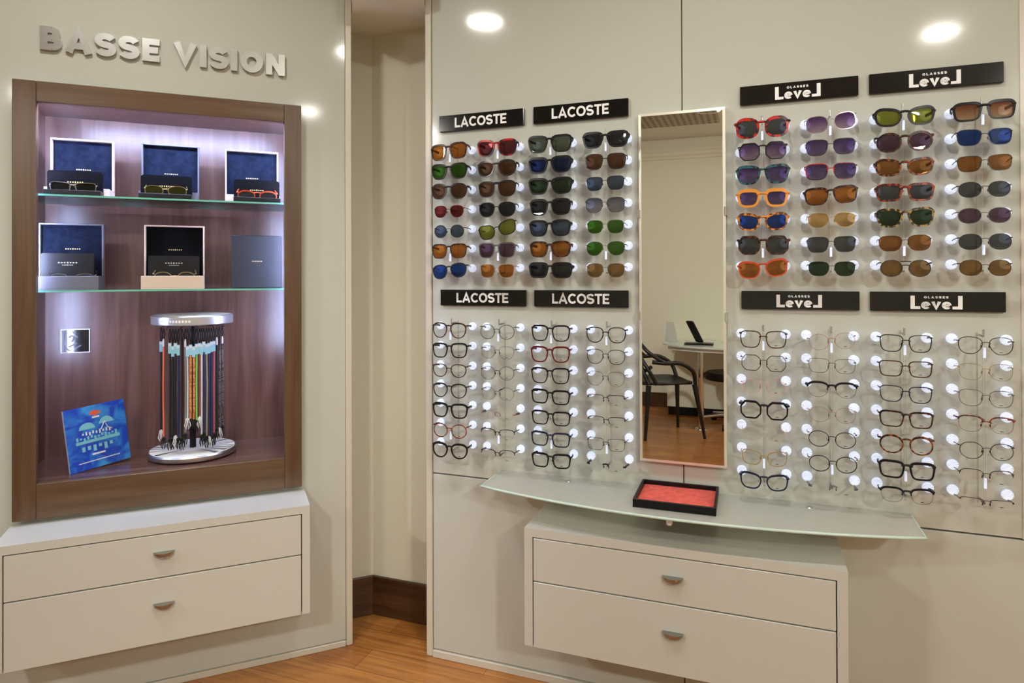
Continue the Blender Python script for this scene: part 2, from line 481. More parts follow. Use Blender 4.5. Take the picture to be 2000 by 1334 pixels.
# ---------------------------------------------------------------- stroke lettering
def arc(cx, cy, rx, ry, a0, a1, n=10):
    return [(cx + rx * math.cos(rad(a0 + (a1 - a0) * i / n)), cy + ry * math.sin(rad(a0 + (a1 - a0) * i / n))) for i in range(n + 1)]
def glyph(ch, w):
    """centre-line strokes in a cell of height 1; returns (advance width, [(points, closed)])."""
    h = w / 2
    lo, hi = h, 1 - h
    if ch == 'L': return .62, [([(h, 1), (h, h), (.62, h)], False)]
    if ch == 'J': return .62, [([(.62 - h, 1), (.62 - h, h), (0, h)], False)]          # the mirrored L of the logo
    if ch == 'I': return w, [([(h, 0), (h, 1)], False)]
    if ch == 'T': return .74, [([(0, hi), (.74, hi)], False), ([(.37, hi), (.37, 0)], False)]
    if ch == 'E': return .66, [([(.66, hi), (h, hi), (h, lo), (.66, lo)], False), ([(h, .5), (.60, .5)], False)]
    if ch == 'A':
        return .92, [([(h * .85, 0), (.46, 1 - h * .6), (.92 - h * .85, 0)], False), ([(.24, .30), (.68, .30)], False)]
    if ch == 'V': return .90, [([(h * .85, 1), (.45, h * .8), (.90 - h * .85, 1)], False)]
    if ch == 'N': return .82, [([(h, 0), (h, 1)], False), ([(.82 - h, 0), (.82 - h, 1)], False), ([(h * 1.1, 1 - h * .6), (.82 - h * 1.1, h * .6)], False)]
    if ch == 'O': return .96, [(arc(.48, .5, .48 - h, .5 - h, 0, 360, 28)[:-1], True)]
    if ch == 'C': return .86, [(arc(.48, .5, .48 - h, .5 - h, 42, 318, 20), False)]
    if ch == 'G': return .90, [(arc(.48, .5, .48 - h, .5 - h, 42, 350, 20) + [(.56, .44)], False)]
    if ch == 'B':
        r = (1 - w) / 4
        return .76, [([(.40, hi), (h, hi), (h, lo), (.42, lo)], False), ([(h, .5), (.40, .5)], False),
                     (arc(.40, .5 + r, .30 - h, r, 90, -90, 10), False), (arc(.42, .5 - r, .34 - h, r, 90, -90, 10), False)]
    if ch == 'S':
        r = (1 - w) / 4; a = .37 - h * .8
        return .74, [(arc(.37, .5 + r, a, r, 20, 270, 14) + arc(.37, .5 - r, a, r, 90, -160, 14)[1:], False)]
    if ch == 'R':
        r = (1 - w) / 4
        return .76, [([(h, 0), (h, hi), (.4, hi)], False), ([(h, .5), (.4, .5)], False), (arc(.4, .5 + r, .3 - h, r, 90, -90, 10), False), ([(.4, .5), (.7, 0)], False)]
    if ch == 'e': 
        return .70, [([(h * .5, .5), (.70 - h, .5)] , False), (arc(.35, .5, .35 - h, .5 - h, 0, 318, 22), False)]
    if ch == 'v': return .70, [([(h * .85, 1), (.35, h * .8), (.70 - h * .85, 1)], False)]
    return .3, []
def stroke(mb, pts, closed, w, y0, y1, tx):
    n = len(pts)
    P = [Vector(p) for p in pts]
    inn, out = [], []
    for i in range(n):
        a = P[i] - P[i - 1] if (i > 0 or closed) else P[1] - P[0]
        b = P[(i + 1) % n] - P[i] if (i < n - 1 or closed) else P[-1] - P[-2]
        a.normalize(); b.normalize()
        na, nb = Vector((-a.y, a.x)), Vector((-b.y, b.x))
        mdir = (na + nb)
        if mdir.length < .3: mdir = na
        mdir.normalize()
        k = min(1.0 / max(mdir.dot(nb), .35), 1.9)
        inn.append(tx(P[i] + mdir * w / 2 * k)); out.append(tx(P[i] - mdir * w / 2 * k))
    mb.ring(inn, out, y0, y1, closed=closed)
def text_layout(text, w, gap):
    x, items = 0, []
    for chh in text:
        if chh == ' ':
            x += .42; continue
        adv, st = glyph(chh, w)
        items.append((x, adv, st, chh)); x += adv + gap
    return x - gap, items
def write(mb, text, x0, x1, z0, z1, w=.2, gap=.12, y0=-.001, y1=-.0002):
    total, items = text_layout(text, w, gap)
    sx, sz = (x1 - x0) / total, (z1 - z0)
    for (x, adv, st, chh) in items:
        for pts, cl in st:
            stroke(mb, pts, cl, w, y0, y1, lambda p, x=x: (x0 + (x + p[0]) * sx, z0 + p[1] * sz))
    return mb

# wall sign made of eleven separate metal letters
sign = empty('wall_lettering', WL.P(-.193, 0, 2.134), WL.yaw, 'brushed silver raised capital letters mounted above the wooden display cabinet', 'sign')
total, items = text_layout('BASSE VISION', .27, .13)
sx = .745 / total
for (x, adv, st, chh) in items:
    mb = MB()
    for j, (pts, cl) in enumerate(st):
        stroke(mb, pts, cl, .27, -.013 - .0002 * j, -.002, lambda p: (-.372 + (x + p[0]) * sx, p[1] * .077))
    mb.build('letter', M_ALU, sign)

# ---------------------------------------------------------------- black brand boards
def board(s0, s1, z0, z1, label, logo, group):
    cx = (s0 + s1) / 2
    r = empty('display_sign', WR.P(cx, 0, z0), WR.yaw, label, 'sign', group)
    hw = (s1 - s0) / 2; h = z1 - z0
    MB().box(-hw, hw, -.012, 0, 0, h, ch=.0012).build('sign_board', M_BLACKG, r)
    mb = MB()
    if logo == 'A':
        write(mb, 'LACOSTE', -.1 - (.0 if s0 < -1 else -.002), .1, h * .20, h * .80, w=.20, gap=.07, y0=-.0135, y1=-.0120)
        mb.build('lettering', M_WHITE_PAINT, r)
    else:
        k = .064
        H0, H1 = h * .12, h * .80
        hh = H1 - H0
        def L2(x, flip):
            th = .0105
            a = [(x, H0), (x + .024, H0), (x + .024, H0 + th * .75), (x + th, H0 + th * .75), (x + th, H1), (x, H1)]
            if flip: a = [(2 * x + .024 - p[0], p[1]) for p in reversed(a)]
            mb.prism(list(reversed(a)), -.0135, -.012)
        L2(-.063, False); L2(.0395, True)
        x = -.037
        for chh in 'eve':
            adv, st = glyph(chh, .26)
            for pts, cl in st:
                stroke(mb, pts, cl, .26, -.0135, -.012, lambda p, x=x: (x + p[0] * .033, H0 + p[1] * hh * .56))
            x += .0255
        write(mb, 'GLASSES', -.030, .030, H0 + hh * .80, H0 + hh * .97, w=.24, gap=.35, y0=-.0135, y1=-.012)
        mb.build('lettering', M_WHITE_PAINT, r)
    return r
for (s0, s1, z0, z1, lab, lg, gp) in (
    (-1.0808, -.7529, 1.9272, 1.9860, 'black sign with white lettering at the top left of the display wall', 'A', 'black signs left of the mirror'),
    (-.7170, -.3872, 1.9272, 1.9860, 'black sign with white lettering, upper row, just left of the mirror', 'A', 'black signs left of the mirror'),
    (-1.0772, -.7468, 1.2936, 1.3508, 'black sign with white lettering above the leftmost clear glasses', 'A', 'black signs left of the mirror'),
    (-.7166, -.3893, 1.2936, 1.3508, 'black sign with white lettering, lower row, just left of the mirror', 'A', 'black signs left of the mirror'),
    (-.0395, .2891, 1.9280, 1.9855, 'black sign with angular white logo, upper row, just right of the mirror', 'B', 'black signs right of the mirror'),
    (.3170, .6455, 1.9280, 1.9855, 'black sign with angular white logo at the top right corner', 'B', 'black signs right of the mirror'),
    (-.0383, .2887, 1.2952, 1.3510, 'black sign with angular white logo, lower row, just right of the mirror', 'B', 'black signs right of the mirror'),
    (.3162, .6467, 1.2952, 1.3510, 'black sign with angular white logo, lower row, far right', 'B', 'black signs right of the mirror')):
    board(s0, s1, z0, z1, lab, lg, gp)

# ---------------------------------------------------------------- mirror
mr = empty('wall_mirror', WR.P(-.217, 0, .80), WR.yaw, 'tall narrow wall mirror with slim bright edge between the glasses displays', 'mirror')
hw, hh = .1345, 1.124
mb = MB().box(-hw + .004, hw - .004, -.026, -.004, .004, hh - .004); mb.build('backing', M_ALU, mr)
outer = [(-hw, 0), (hw, 0), (hw, hh), (-hw, hh)]; e = .0085
inner = [(-hw + e, e), (hw - e, e), (hw - e, hh - e), (-hw + e, hh - e)]
mb = MB()
v = [(p[0], -.0275, p[1]) for p in outer] + [(p[0], -.0290, p[1]) for p in inner] + [(p[0], -.003, p[1]) for p in outer]
fs = []
for i in range(4):
    j = (i + 1) % 4
    fs += [(i, j, 4 + j, 4 + i), (8 + i, 8 + j, j, i)]
mb.add(v, fs); mb.build('bevel_frame', pbr('bevel_metal', (.80, .78, .66), .30, metal=.35), mr)
MB().add([(p[0], -.0290, p[1]) for p in inner], [(0, 1, 2, 3)]).build('mirror_glass', M_MIRROR, mr)
for sx_ in (-1, 1):
    for zz in (.47, .80):
        MB().box(sx_ * hw - .004, sx_ * hw + .004, -.034, -.002, zz - .014, zz + .014, ch=.001).build('clip', M_CHROME, mr)

# ---------------------------------------------------------------- drawer units
def drawer_unit(W, sc, half, dfront, label, zt=.615):
    r = empty('drawer_cabinet', W.P(sc, 0, .25), W.yaw, label, 'drawer cabinet')
    th, z = .026, zt - .25
    mb = MB()
    D0 = -dfront
    # mitred carcass: sides, top, bottom recess
    mb.prism([(-half, 0), (-half + th, 0), (-half + th, z - th), (-half, z)], D0, -.001)
    mb.prism([(half, 0), (half, z), (half - th, z - th), (half - th, 0)], D0, -.001)
    mb.prism([(-half, z), (-half + th, z - th), (half - th, z - th), (half, z)], D0, -.001)
    mb.box(-half + th, half - th, D0 + .025, -.001, 0, z - th, mi=1)
    mb.build('carcass', [M_DRAWER, M_GAP], r)
    for i, (a, b) in enumerate(((.2035, z - th - .004), (-.002, .1995))):
        dr = MB().box(-half + th + .003, half - th - .003, D0 + .001, D0 + .02, a, b, ch=.0012).build('drawer', M_DRAWER, r)
        # cup handle: shallow half-bowl
        hz = a + (b - a) * (.54 if i == 0 else .58)
        hb = MB()
        nu, nv = 18, 9
        vs, fs = [], []
        for iu in range(nu + 1):
            t_ = iu / nu * 2 - 1
            wid = .0305 * t_
            prof = math.sqrt(max(0, 1 - t_ * t_))
            for iv in range(nv + 1):
                a_ = PI * .5 * iv / nv
                vs.append((wid, D0 - .0005 - .024 * prof * math.cos(a_), hz + .009 - .022 * prof * math.sin(a_)))
        for iu in range(nu):
            for iv in range(nv):
                p0 = iu * (nv + 1) + iv
                fs.append((p0, p0 + nv + 1, p0 + nv + 2, p0 + 1))
        n0 = len(vs)
        hb.add(vs, fs, 0, True)
        rimp = [vs[iu * (nv + 1)] for iu in range(nu + 1)]
        hb.add(rimp + [(x, D0 - .0005, z_) for x, y, z_ in rimp], [(iu, nu + 1 + iu, nu + 2 + iu, iu + 1) for iu in range(nu)])
        hb.build('handle', pbr('handle_nickel', (.38, .37, .35), .22, metal=1.0), dr)
    return r
drawer_unit(WR, -.2247, .4525, .235, 'cream wall drawer cabinet under the frosted glass shelf and mirror')
drawer_unit(WL, -.1970, .4430, .200, 'cream wall drawer cabinet directly under the wooden display cabinet', zt=.6175)

# ---------------------------------------------------------------- frosted glass shelf, tray
sh = empty('glass_shelf', WR.P(-.215, 0, .704), WR.yaw, 'frosted pale green glass shelf with curved front below the mirror', 'shelf')
pts = [(-.637, 0), (.637, 0)]
fr = [(-.632 + 1.264 * i / 24) for i in range(25)]
front = [(x, -(.178 + .088 * (1 - (x / .632) ** 2))) for x in fr]
poly = [(-.632, -.001), (-.632, front[0][1])] + front[1:-1] + [(.632, front[-1][1]), (.632, -.001)]
MB().prism(poly, 0, .008, axis='z').build('glass_panel', M_FROST, sh)
edge = [(-.632, front[0][1])] + front[1:-1] + [(.632, front[-1][1])]
mb = MB(); mb.tube([(x, y - .0005, .004) for x, y in [(-.6325, -.004)] + edge + [(.6325, -.004)]], .0042, 6, flat=1.0); mb.build('polished_edge', M_FROSTEDGE, sh)
for xx in (-.372, .364):
    mb = MB().lathe([(0, .0105), (.007, .0105), (.009, .008), (.009, -.03), (0, -.03)], 16, (xx, -.044)); mb.build('screw_cap', M_ALU, sh)
    MB().box(xx - .012, xx + .012, -.06, -.001, -.03, -.001, ch=.002).build('bracket', M_ALU, sh)
mb = MB().lathe([(0, -.001), (.009, -.001), (.009, -.024), (.006, -.028), (0, -.028)], 16, (-.02, -.225)); mb.build('peg', M_WHITE, sh)

tr = empty('display_tray', WR.P(-.2255, .112, .7125), WR.yaw + rad(.6), 'black rimmed tray lined with bright red felt lying on the glass shelf', 'tray')
mb = MB()
W2, D2, Hh, tt = .1185, .102, .024, .007
mb.box(-W2, W2, -D2, D2, .0006, .005)
mb.box(-W2, W2, -D2, -D2 + tt, .005, Hh, ch=.001); mb.box(-W2, W2, D2 - tt, D2, .005, Hh, ch=.001)
mb.box(-W2, -W2 + tt, -D2 + tt, D2 - tt, .005, Hh); mb.box(W2 - tt, W2, -D2 + tt, D2 - tt, .005, Hh)
mb.build('tray_body', M_BLACK, tr)
MB().box(-W2 + tt, W2 - tt, -D2 + tt, D2 - tt, .005, .011, ch=.002).build('felt_pad', M_RED, tr)

# ---------------------------------------------------------------- eyeglass display rods
COLS = [(-1.009, 'leftmost column'), (-.8275, 'second column from the left'), (-.638, 'third column from the left'),
        (-.451, 'column just left of the mirror'), (.024, 'column just right of the mirror'), (.208, 'second column beyond the mirror'),
        (.393, 'second column from the right'), (.580, 'rightmost column')]
ZU = [1.8495 - .0702 * i for i in range(7)]
ZL = [1.2205 - .0705 * i for i in range(7)]
def rod_stand():
    r = empty('eyewear_rod', (0, 0, 0))
    mb = MB()
    mb.tube([(0, -.062, .030), (0, -.062, -.452)], .0026, 8)
    mb.build('front_rod', M_ACRYL, r)
    mb = MB().box(-.0015, .0015, -.006, -.0005, -.455, .020); mb.build('back_strip', M_ACRYL, r)
    for zz in (.012, -.215, -.440):
        MB().tube([(0, -.0005, zz), (0, -.060, zz)], .0028, 8).build('standoff', M_ACRYL, r)
    MB().tube([(0, -.062, .030), (0, -.062, .012)], .0022, 8).build('tip', M_ALU, r)
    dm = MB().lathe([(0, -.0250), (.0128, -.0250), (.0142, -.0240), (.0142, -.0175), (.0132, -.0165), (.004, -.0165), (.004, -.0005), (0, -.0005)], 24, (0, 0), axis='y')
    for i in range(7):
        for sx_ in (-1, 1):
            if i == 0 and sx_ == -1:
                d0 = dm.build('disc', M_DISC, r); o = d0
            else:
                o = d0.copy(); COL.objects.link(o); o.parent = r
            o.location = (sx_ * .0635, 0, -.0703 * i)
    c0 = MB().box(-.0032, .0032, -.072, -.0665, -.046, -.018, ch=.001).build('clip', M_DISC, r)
    for zz in (-.0703 * 5 + .0,):
        o = c0.copy(); COL.objects.link(o); o.parent = r; o.location = (0, 0, zz)
    return r
rod0 = rod_stand(); first = True
for ci, (s, cn) in enumerate(COLS):
    for up in (True, False):
        r = rod0 if first else copy_tree(rod0); first = False
        r.location = WR.P(s, 0, ZU[0] if up else ZL[0]); r.rotation_euler = (0, 0, WR.yaw)
        tag(r, 'clear display rod with white discs holding the %s, %s' % ('sunglasses' if up else 'clear glasses', cn), 'display rod', 'clear rods with white discs')

# ---------------------------------------------------------------- eyeglasses
NPT = 30
def outline(kind, a, b):
    P = dict(round=(2.1, .03, 0, 0), panto=(2.5, .15, 0, .08), rect=(4.2, .09, .02, .06), square=(3.5, .12, .03, .09), way=(3.2, .16, .10, .12),
             cat=(2.9, .10, .22, .12), avi=(2.5, .12, .02, .24), oval=(2.25, .03, 0, 0), soft=(2.9, .11, .02, .07), bfly=(2.7, .0, .10, .12), wide=(3.8, .15, .07, .10))
    if kind == 'oct':
        raw = [(1, .42), (.62, 1), (-.55, 1), (-1, .45), (-1, -.38), (-.55, -1), (.55, -1), (1, -.42)]
        pts = []
        seg = NPT
        per = []
        for i in range(8):
            p, q = raw[i], raw[(i + 1) % 8]
            per.append(math.hypot(p[0] - q[0], p[1] - q[1]))
        tot = sum(per); pos = 0; i = 0; acc = 0
        for k in range(seg):
            t = tot * k / seg
            while acc + per[i] < t: acc += per[i]; i += 1
            u = (t - acc) / per[i]; p, q = raw[i], raw[(i + 1) % 8]
            pts.append(((p[0] + (q[0] - p[0]) * u) * a, (p[1] + (q[1] - p[1]) * u) * b))
        return pts
    n, taper, sweep, nas = P[kind]
    pts = []
    for k in range(NPT):
        t = 2 * PI * (k + .5) / NPT
        c, s = math.cos(t), math.sin(t)
        x = math.copysign(abs(c) ** (2 / n), c); y = math.copysign(abs(s) ** (2 / n), s)
        x2 = x * (1 + taper * y)
        if y < 0 and x < 0: x2 += nas * (-y) * (-x) * 1.0       # cut the lower nasal corner
        y2 = y + (sweep * x if y > 0 else sweep * .25 * x)
        pts.append((x2 * a, y2 * b))
    return pts
def offs(pts, t, heavy=0, bh=1):
    n = len(pts); out = []
    for i in range(n):
        dx, dy = pts[(i + 1) % n][0] - pts[i - 1][0], pts[(i + 1) % n][1] - pts[i - 1][1]
        l = math.hypot(dx, dy) or 1
        k = t * (1 + heavy * max(0, pts[i][1]) / (bh or 1))
        out.append((pts[i][0] + dy / l * k, pts[i][1] - dx / l * k))
    return out

def torto(name, c1, c2, sc=120):
    m = pbr(name, c1, .32, spec=.4)
    return noise_mix(m, c1, c2, nscale=sc, scale=(1, 1, 1), detail=2, lo=.45, hi=.55)
FR = {
 'black': pbr('frame_black', (.006, .006, .008), .36, spec=.35), 'dark': pbr('frame_dark', (.025, .018, .016), .25),
 'brown': pbr('frame_brown', (.06, .022, .010), .25), 'tort': torto('frame_tortoise', (.30, .075, .014), (.012, .006, .004)),
 'dtort': torto('frame_dark_tortoise', (.11, .03, .01), (.008, .005, .004)), 'red': torto('frame_red_black', (.55, .02, .012), (.03, .006, .006), 60),
 'rtort': torto('frame_red_tortoise', (.35, .05, .02), (.05, .012, .008)), 'dred': pbr('frame_dark_red', (.12, .006, .010), .25),
 'orange': pbr('frame_orange', (.75, .30, .05), .25), 'otort': torto('frame_orange_tortoise', (.70, .25, .03), (.10, .03, .01), 90),
 'ro': pbr('frame_red_orange', (.55, .06, .02), .25), 'teal': torto('frame_black_teal', (.02, .12, .16), (.008, .008, .01), 70),
 'ytort': torto('frame_yellow_tortoise', (.40, .26, .08), (.015, .012, .008), 110), 'rb': torto('frame_black_red', (.5, .02, .02), (.02, .01, .02), 25),
 'grey': pbr('frame_gunmetal', (.16, .16, .17), .3, metal=.7), 'silver': pbr('frame_silver', (.6, .6, .6), .2, metal=1),
 'dgrey': pbr('frame_dark_metal', (.04, .04, .045), .3, metal=.5), 'gold': pbr('frame_gold', (.50, .38, .18), .3, metal=.8),
 'pink': pbr('frame_pink', (.68, .30, .30), .35), 'rose': pbr('frame_rose', (.42, .26, .23), .35, metal=.3), 'pale': pbr('frame_pale_rose', (.70, .52, .44), .35),
 'olive': pbr('frame_gold_olive', (.38, .27, .12), .35), 'navy': pbr('frame_navy', (.015, .02, .05), .25), 'gg': pbr('frame_grey_green', (.10, .12, .10), .3),
 'crys': see_through('frame_crystal', (.85, .82, .80), body=(.6, .58, .56), body_fac=.3, gloss=.1),
}
def LN(name, tint, fac=.32, grad=None, gl=.035):
    sq = tuple(math.sqrt(c) * .93 for c in tint)
    return see_through('lens_' + name, sq, body=tuple(min(1, c * 1.0) for c in tint), body_fac=fac * .22, gloss=gl, grad=(tuple(math.sqrt(c) for c in grad) if grad else None))
LS = {
 'amber': LN('amber', (.48, .17, .03)), 'tan': LN('tan', (.66, .42, .17)), 'brown': LN('brown', (.16, .075, .04)), 'mbrown': LN('mid_brown', (.34, .14, .035)),
 'obrown': LN('olive_brown', (.30, .17, .06)), 'green': LN('green', (.06, .17, .02)), 'olive': LN('olive', (.26, .28, .04)), 'dgreen': LN('dark_green', (.035, .065, .03)),
 'ggreen': LN('grey_green', (.12, .14, .10)), 'grey': LN('grey', (.10, .105, .11)), 'dgrey': LN('dark_grey', (.035, .036, .038)), 'bgrey': LN('blue_grey', (.09, .12, .17)),
 'blue': LN('blue', (.02, .07, .30)), 'dblue': LN('dark_blue', (.02, .035, .12)), 'sky': LN('mirror_blue', (.08, .14, .28)), 'red': LN('dark_red', (.20, .03, .03)),
 'ored': LN('orange_red', (.45, .06, .03)), 'purple': LN('purple_gradient', (.09, .03, .16), grad=(.48, .34, .46)), 'violet': LN('violet_gradient', (.10, .06, .20), grad=(.42, .38, .50)),
 'dpurple': LN('deep_purple', (.06, .03, .13), grad=(.20, .14, .30)), 'pgrey': LN('purple_grey', (.13, .07, .11)), 'bgrad': LN('brown_gradient', (.20, .05, .02), grad=(.60, .40, .22)),
 'vgrey': LN('violet_grey_gradient', (.10, .10, .15), grad=(.36, .34, .36)), 'maroon': LN('maroon', (.14, .03, .035)),
 'clear': see_through('lens_clear', (.985, .99, .985), gloss=.035),
}
def glasses(s, z, kind, fm, lm, lab, a=.026, b=.021, t=.0032, br=.018, style='full', roll=0, pitch=0, yawd=0, dz=0, ds=0, dbl=False, tm=None, group=None, cat='sunglasses', d=.082, drop=.004):
    r = empty('sunglasses' if cat == 'sunglasses' else 'eyeglasses', WR.P(s + ds, d, z - .0110 + dz), WR.yaw, lab, cat, group)
    r.rotation_euler = (rad(pitch), rad(-roll), WR.yaw + rad(yawd))
    F, Lm = FR[fm], LS[lm]; TM = FR[tm or fm]
    a *= 1.04; b *= 1.12; br *= .80; t = t * 1.45 if t > .0019 else t * 1.25 + .0001
    cxl = br / 2 + a + (t if style in ('full', 'brow') else .001)
    th = min(t * .9, .0042)
    warp = lambda x, y, z_: (x, y + .006 * (x / .066) ** 2, z_)
    fb = MB()
    ol = outline(kind, a, b)
    for sg in (-1, 1):
        inn = [(sg * (cxl + p[0]), p[1]) for p in ol]
        out = [(sg * (cxl + p[0]), p[1]) for p in offs(ol, t, .55 if t > .003 else 0, b)]
        if style == 'full':
            fb.ring(inn, out, -th / 2, th / 2)
        elif style == 'brow':
            up_ = [i for i in range(NPT) if ol[i][1] > b * .25]
            fb.ring([inn[i] for i in up_], [out[i] for i in up_], -th / 2, th / 2, closed=False)
            o2 = [(sg * (cxl + p[0]), p[1]) for p in offs(ol, .0008)]
            fb.ring(inn, o2, -.0005, .0005)
        elif style == 'half':
            up_ = [i for i in range(NPT) if ol[i][1] > b * .15]
            fb.ring([inn[i] for i in up_], [out[i] for i in up_], -.0009, .0009, closed=False)
        lens = MB()
        nn = len(inn)
        lens.prism(inn if sg > 0 else list(reversed(inn)), -.0006, .0006)
        lens.warp(warp)
        lo = lens.build('lens', Lm, r)
        if lm == 'clear' and sg > 0:
            MB().box(cxl - .004, cxl + .004, .0020, .0024, -b * .80, -b * .80 + .0015).build('lens_mark', FR['dark'], lo)
    # bridge
    xb = cxl - a * .93
    zb = b * (.30 if style != 'half' else .45)
    tb = max(t * .55, .0009)
    if t > .003 and style in ('full', 'brow'):
        zb, tb = b * .64, min(t * .78, .0036)
    fb.tube([(-xb, 0, zb), (-xb * .55, -.0010, zb + .0022), (0, -.0014, zb + .003), (xb * .55, -.0010, zb + .0022), (xb, 0, zb)], tb, 6)
    if dbl:
        zt = b * .88
        fb.tube([(-xb - .003, 0, zt), (0, -.001, zt + .001), (xb + .003, 0, zt)], tb * .9, 6)
    if t < .0028 or style in ('half', 'rimless', 'brow'):
        for sg in (-1, 1):                                   # nose pads on wire arms
            fb.tube([(sg * xb, .001, zb - .001), (sg * (xb - .001), .005, zb - .004), (sg * (xb - .002), .006, zb - .008)], .0006, 5)
            fb.tube([(sg * (xb - .0022), .0055, zb - .005), (sg * (xb - .0012), .0062, zb - .012)], [.0018, .0016], 6, flat=.5)
    # end pieces
    xo = cxl + a * (1.0) + (t if style in ('full', 'brow') else .0008)
    ze = b * ((.74 if t > .0019 else .55) if style != 'rimless' else .15)
    te = max(t * .72, .0015)
    for sg in (-1, 1):
        fb.tube([(sg * (xo - t * .9 - .001), 0, ze), (sg * (xo + .0016), .0012, ze), (sg * (xo + .0022), .0045, ze)], te, 6)
    fb.warp(warp)
    fb.build('front_frame', F, r)
    xt = xo + .0022
    y_in = d - .030                                           # the disc face the tips rest against
    for sg in (-1, 1):
        tw = max(min(t * .95, .0042), .0016)
        y0 = .0095
        hold = .0635 - abs(ds) * 0
        xe = (sg * .0625 - ds)
        MB().tube([(sg * xt, y0, ze), (sg * xt * .995 , y0 + (y_in - y0) * .35, ze - drop * .1), ((sg * xt + xe) / 2, y0 + (y_in - y0) * .75, ze - drop * .5), (xe, y_in - .0012, ze - drop)],
                  [tw, tw, tw * 1.1, tw * 1.15], 6, flat=.55, up=(0, 0, 1)).build('temple', TM, r)
    return r

ROWS = ['top row', 'second row', 'third row', 'fourth row', 'fifth row', 'sixth row', 'bottom row']
SUN = [
 [('square','dtort','amber','tortoise square',dict(a=.0245,b=.021,roll=3)), ('way','black','green','black angular',dict(a=.0245,b=.020)),
  ('panto','dark','brown','black panto',dict(a=.025,b=.020)), ('panto','dred','red','dark red',dict(a=.022,b=.0175,t=.0014,tm='silver')),
  ('round','dgrey','bgrey','thin gunmetal round',dict(a=.0225,b=.019,t=.0013,tm='black')), ('square','dtort','amber','half tortoise square',dict(a=.0245,b=.0195,t=.0024)),
  ('panto','navy','blue','dark framed round',dict(a=.0245,b=.019,t=.0024,roll=5,tm='crys'))],
 [('way','rb','maroon','red and black',dict(a=.026,b=.021)), ('panto','dark','brown','dark brown round',dict(a=.026,b=.0205)),
  ('soft','black','brown','black double bridge',dict(a=.026,b=.0215,t=.0022,dbl=True)), ('panto','black','dgrey','thin black panto',dict(a=.0255,b=.0205,t=.002)),
  ('cat','black','olive','tilted black rimmed',dict(a=.0265,b=.020,t=.002,roll=12,tm='crys')), ('square','grey','pgrey','smoky crystal square',dict(a=.025,b=.0205,t=.0022,tm='dark')),
  ('square','crys','amber','frameless looking square',dict(a=.0245,b=.0195,t=.0016))],
 [('wide','black','ggreen','wide black',dict(a=.0275,b=.021)), ('wide','black','dblue','wide black',dict(a=.0265,b=.0195,t=.0036)),
  ('wide','black','dgreen','wide black',dict(a=.0275,b=.020)), ('square','black','dgrey','square black',dict(a=.0255,b=.020)),
  ('square','black','bgrey','square black',dict(a=.0255,b=.0195)), ('square','dtort','amber','black topped tortoise',dict(a=.0255,b=.019,tm='black')),
  ('rect','black','dgrey','rectangular black',dict(a=.0265,b=.0175,t=.004))],
 [('wide','black','dgrey','black rectangular',dict(a=.0265,b=.018,t=.0038)), ('square','dgrey','brown','black metal',dict(a=.0255,b=.021,t=.002)),
  ('square','navy','bgrey','thin blue grey',dict(a=.0245,b=.019,t=.0011,tm='gold')), ('soft','dgrey','vgrey','thin metal gradient',dict(a=.0255,b=.0205,t=.0012)),
  ('soft','green' if False else 'gg','green','thin metal',dict(a=.024,b=.0185,t=.001)), ('avi','gg','green','thin metal pilot',dict(a=.0255,b=.0195,t=.001)),
  ('soft','grey','obrown','thin metal',dict(a=.0245,b=.019,t=.001))],
 [('bfly','red','grey','large red butterfly',dict(a=.0260,b=.0210,t=.0042)), ('oct','black','purple','black angular cut',dict(a=.0250,b=.020,t=.0022)),
  ('way','teal','dpurple','black and teal',dict(a=.0260,b=.0200,t=.0036)), ('square','orange','dpurple','bright orange square',dict(a=.0235,b=.0175,t=.0046)),
  ('cat','otort','blue','orange tortoise cat eye',dict(a=.0250,b=.0180,t=.0034)), ('oct','dtort','grey','tortoise edged',dict(a=.0255,b=.020,t=.0034)),
  ('cat','ro','amber','red orange round',dict(a=.0255,b=.019,t=.0026,roll=5))],
 [('bfly','silver','purple','silver rimmed rounded',dict(a=.0260,b=.0205,t=.0016,roll=5)), ('square','dgrey','dpurple','thin rimmed square',dict(a=.0255,b=.0195,t=.0014)),
  ('square','rb','dpurple','red edged square',dict(a=.0260,b=.0195,t=.0018)), ('square','dtort','amber','black tortoise',dict(a=.0255,b=.0185,t=.0028,roll=3)),
  ('avi','gold','tan','rimless',dict(a=.0250,b=.0185,t=.0008)), ('square','dgrey','grey','thin dark metal',dict(a=.025,b=.0190,t=.0013)),
  ('soft','dgrey','dgreen','rimless',dict(a=.0245,b=.018,t=.0008))],
 [('cat','black','olive','black browed',dict(a=.0265,b=.0175,t=.0036)), ('round','dtort','pgrey','dark tortoise round',dict(a=.0255,b=.020,t=.003)),
  ('cat','tort','mbrown','tortoise',dict(a=.0260,b=.0170,t=.003)), ('rect','rtort','grey','red tortoise rectangular',dict(a=.0255,b=.0175,t=.0032)),
  ('way','ytort','dgreen','mottled green',dict(a=.0255,b=.019,t=.003)), ('soft','mb' if False else 'brown','mbrown','thin brown metal',dict(a=.0255,b=.0185,t=.001)),
  ('round','dgrey','obrown','black double bridge',dict(a=.0240,b=.0190,t=.0018,dbl=True))],
 [('rect','black','bgrad','black rectangular',dict(a=.0255,b=.0180,t=.0034,roll=1)), ('square','navy','blue','rectangular blue',dict(a=.0245,b=.0180,t=.0016)),
  ('square','dgrey','mbrown','thin square',dict(a=.0245,b=.0180,t=.0012)), ('oval','dgrey','grey','thin oval',dict(a=.0235,b=.0175,t=.0013)),
  ('oval','grey','pgrey','thin oval',dict(a=.0240,b=.0175,t=.0012)), ('oval','dgrey','grey','oval wire rimmed',dict(a=.0240,b=.0180,t=.0013)),
  ('oval','brown','obrown','thin oval',dict(a=.0235,b=.0180,t=.0012))],
]
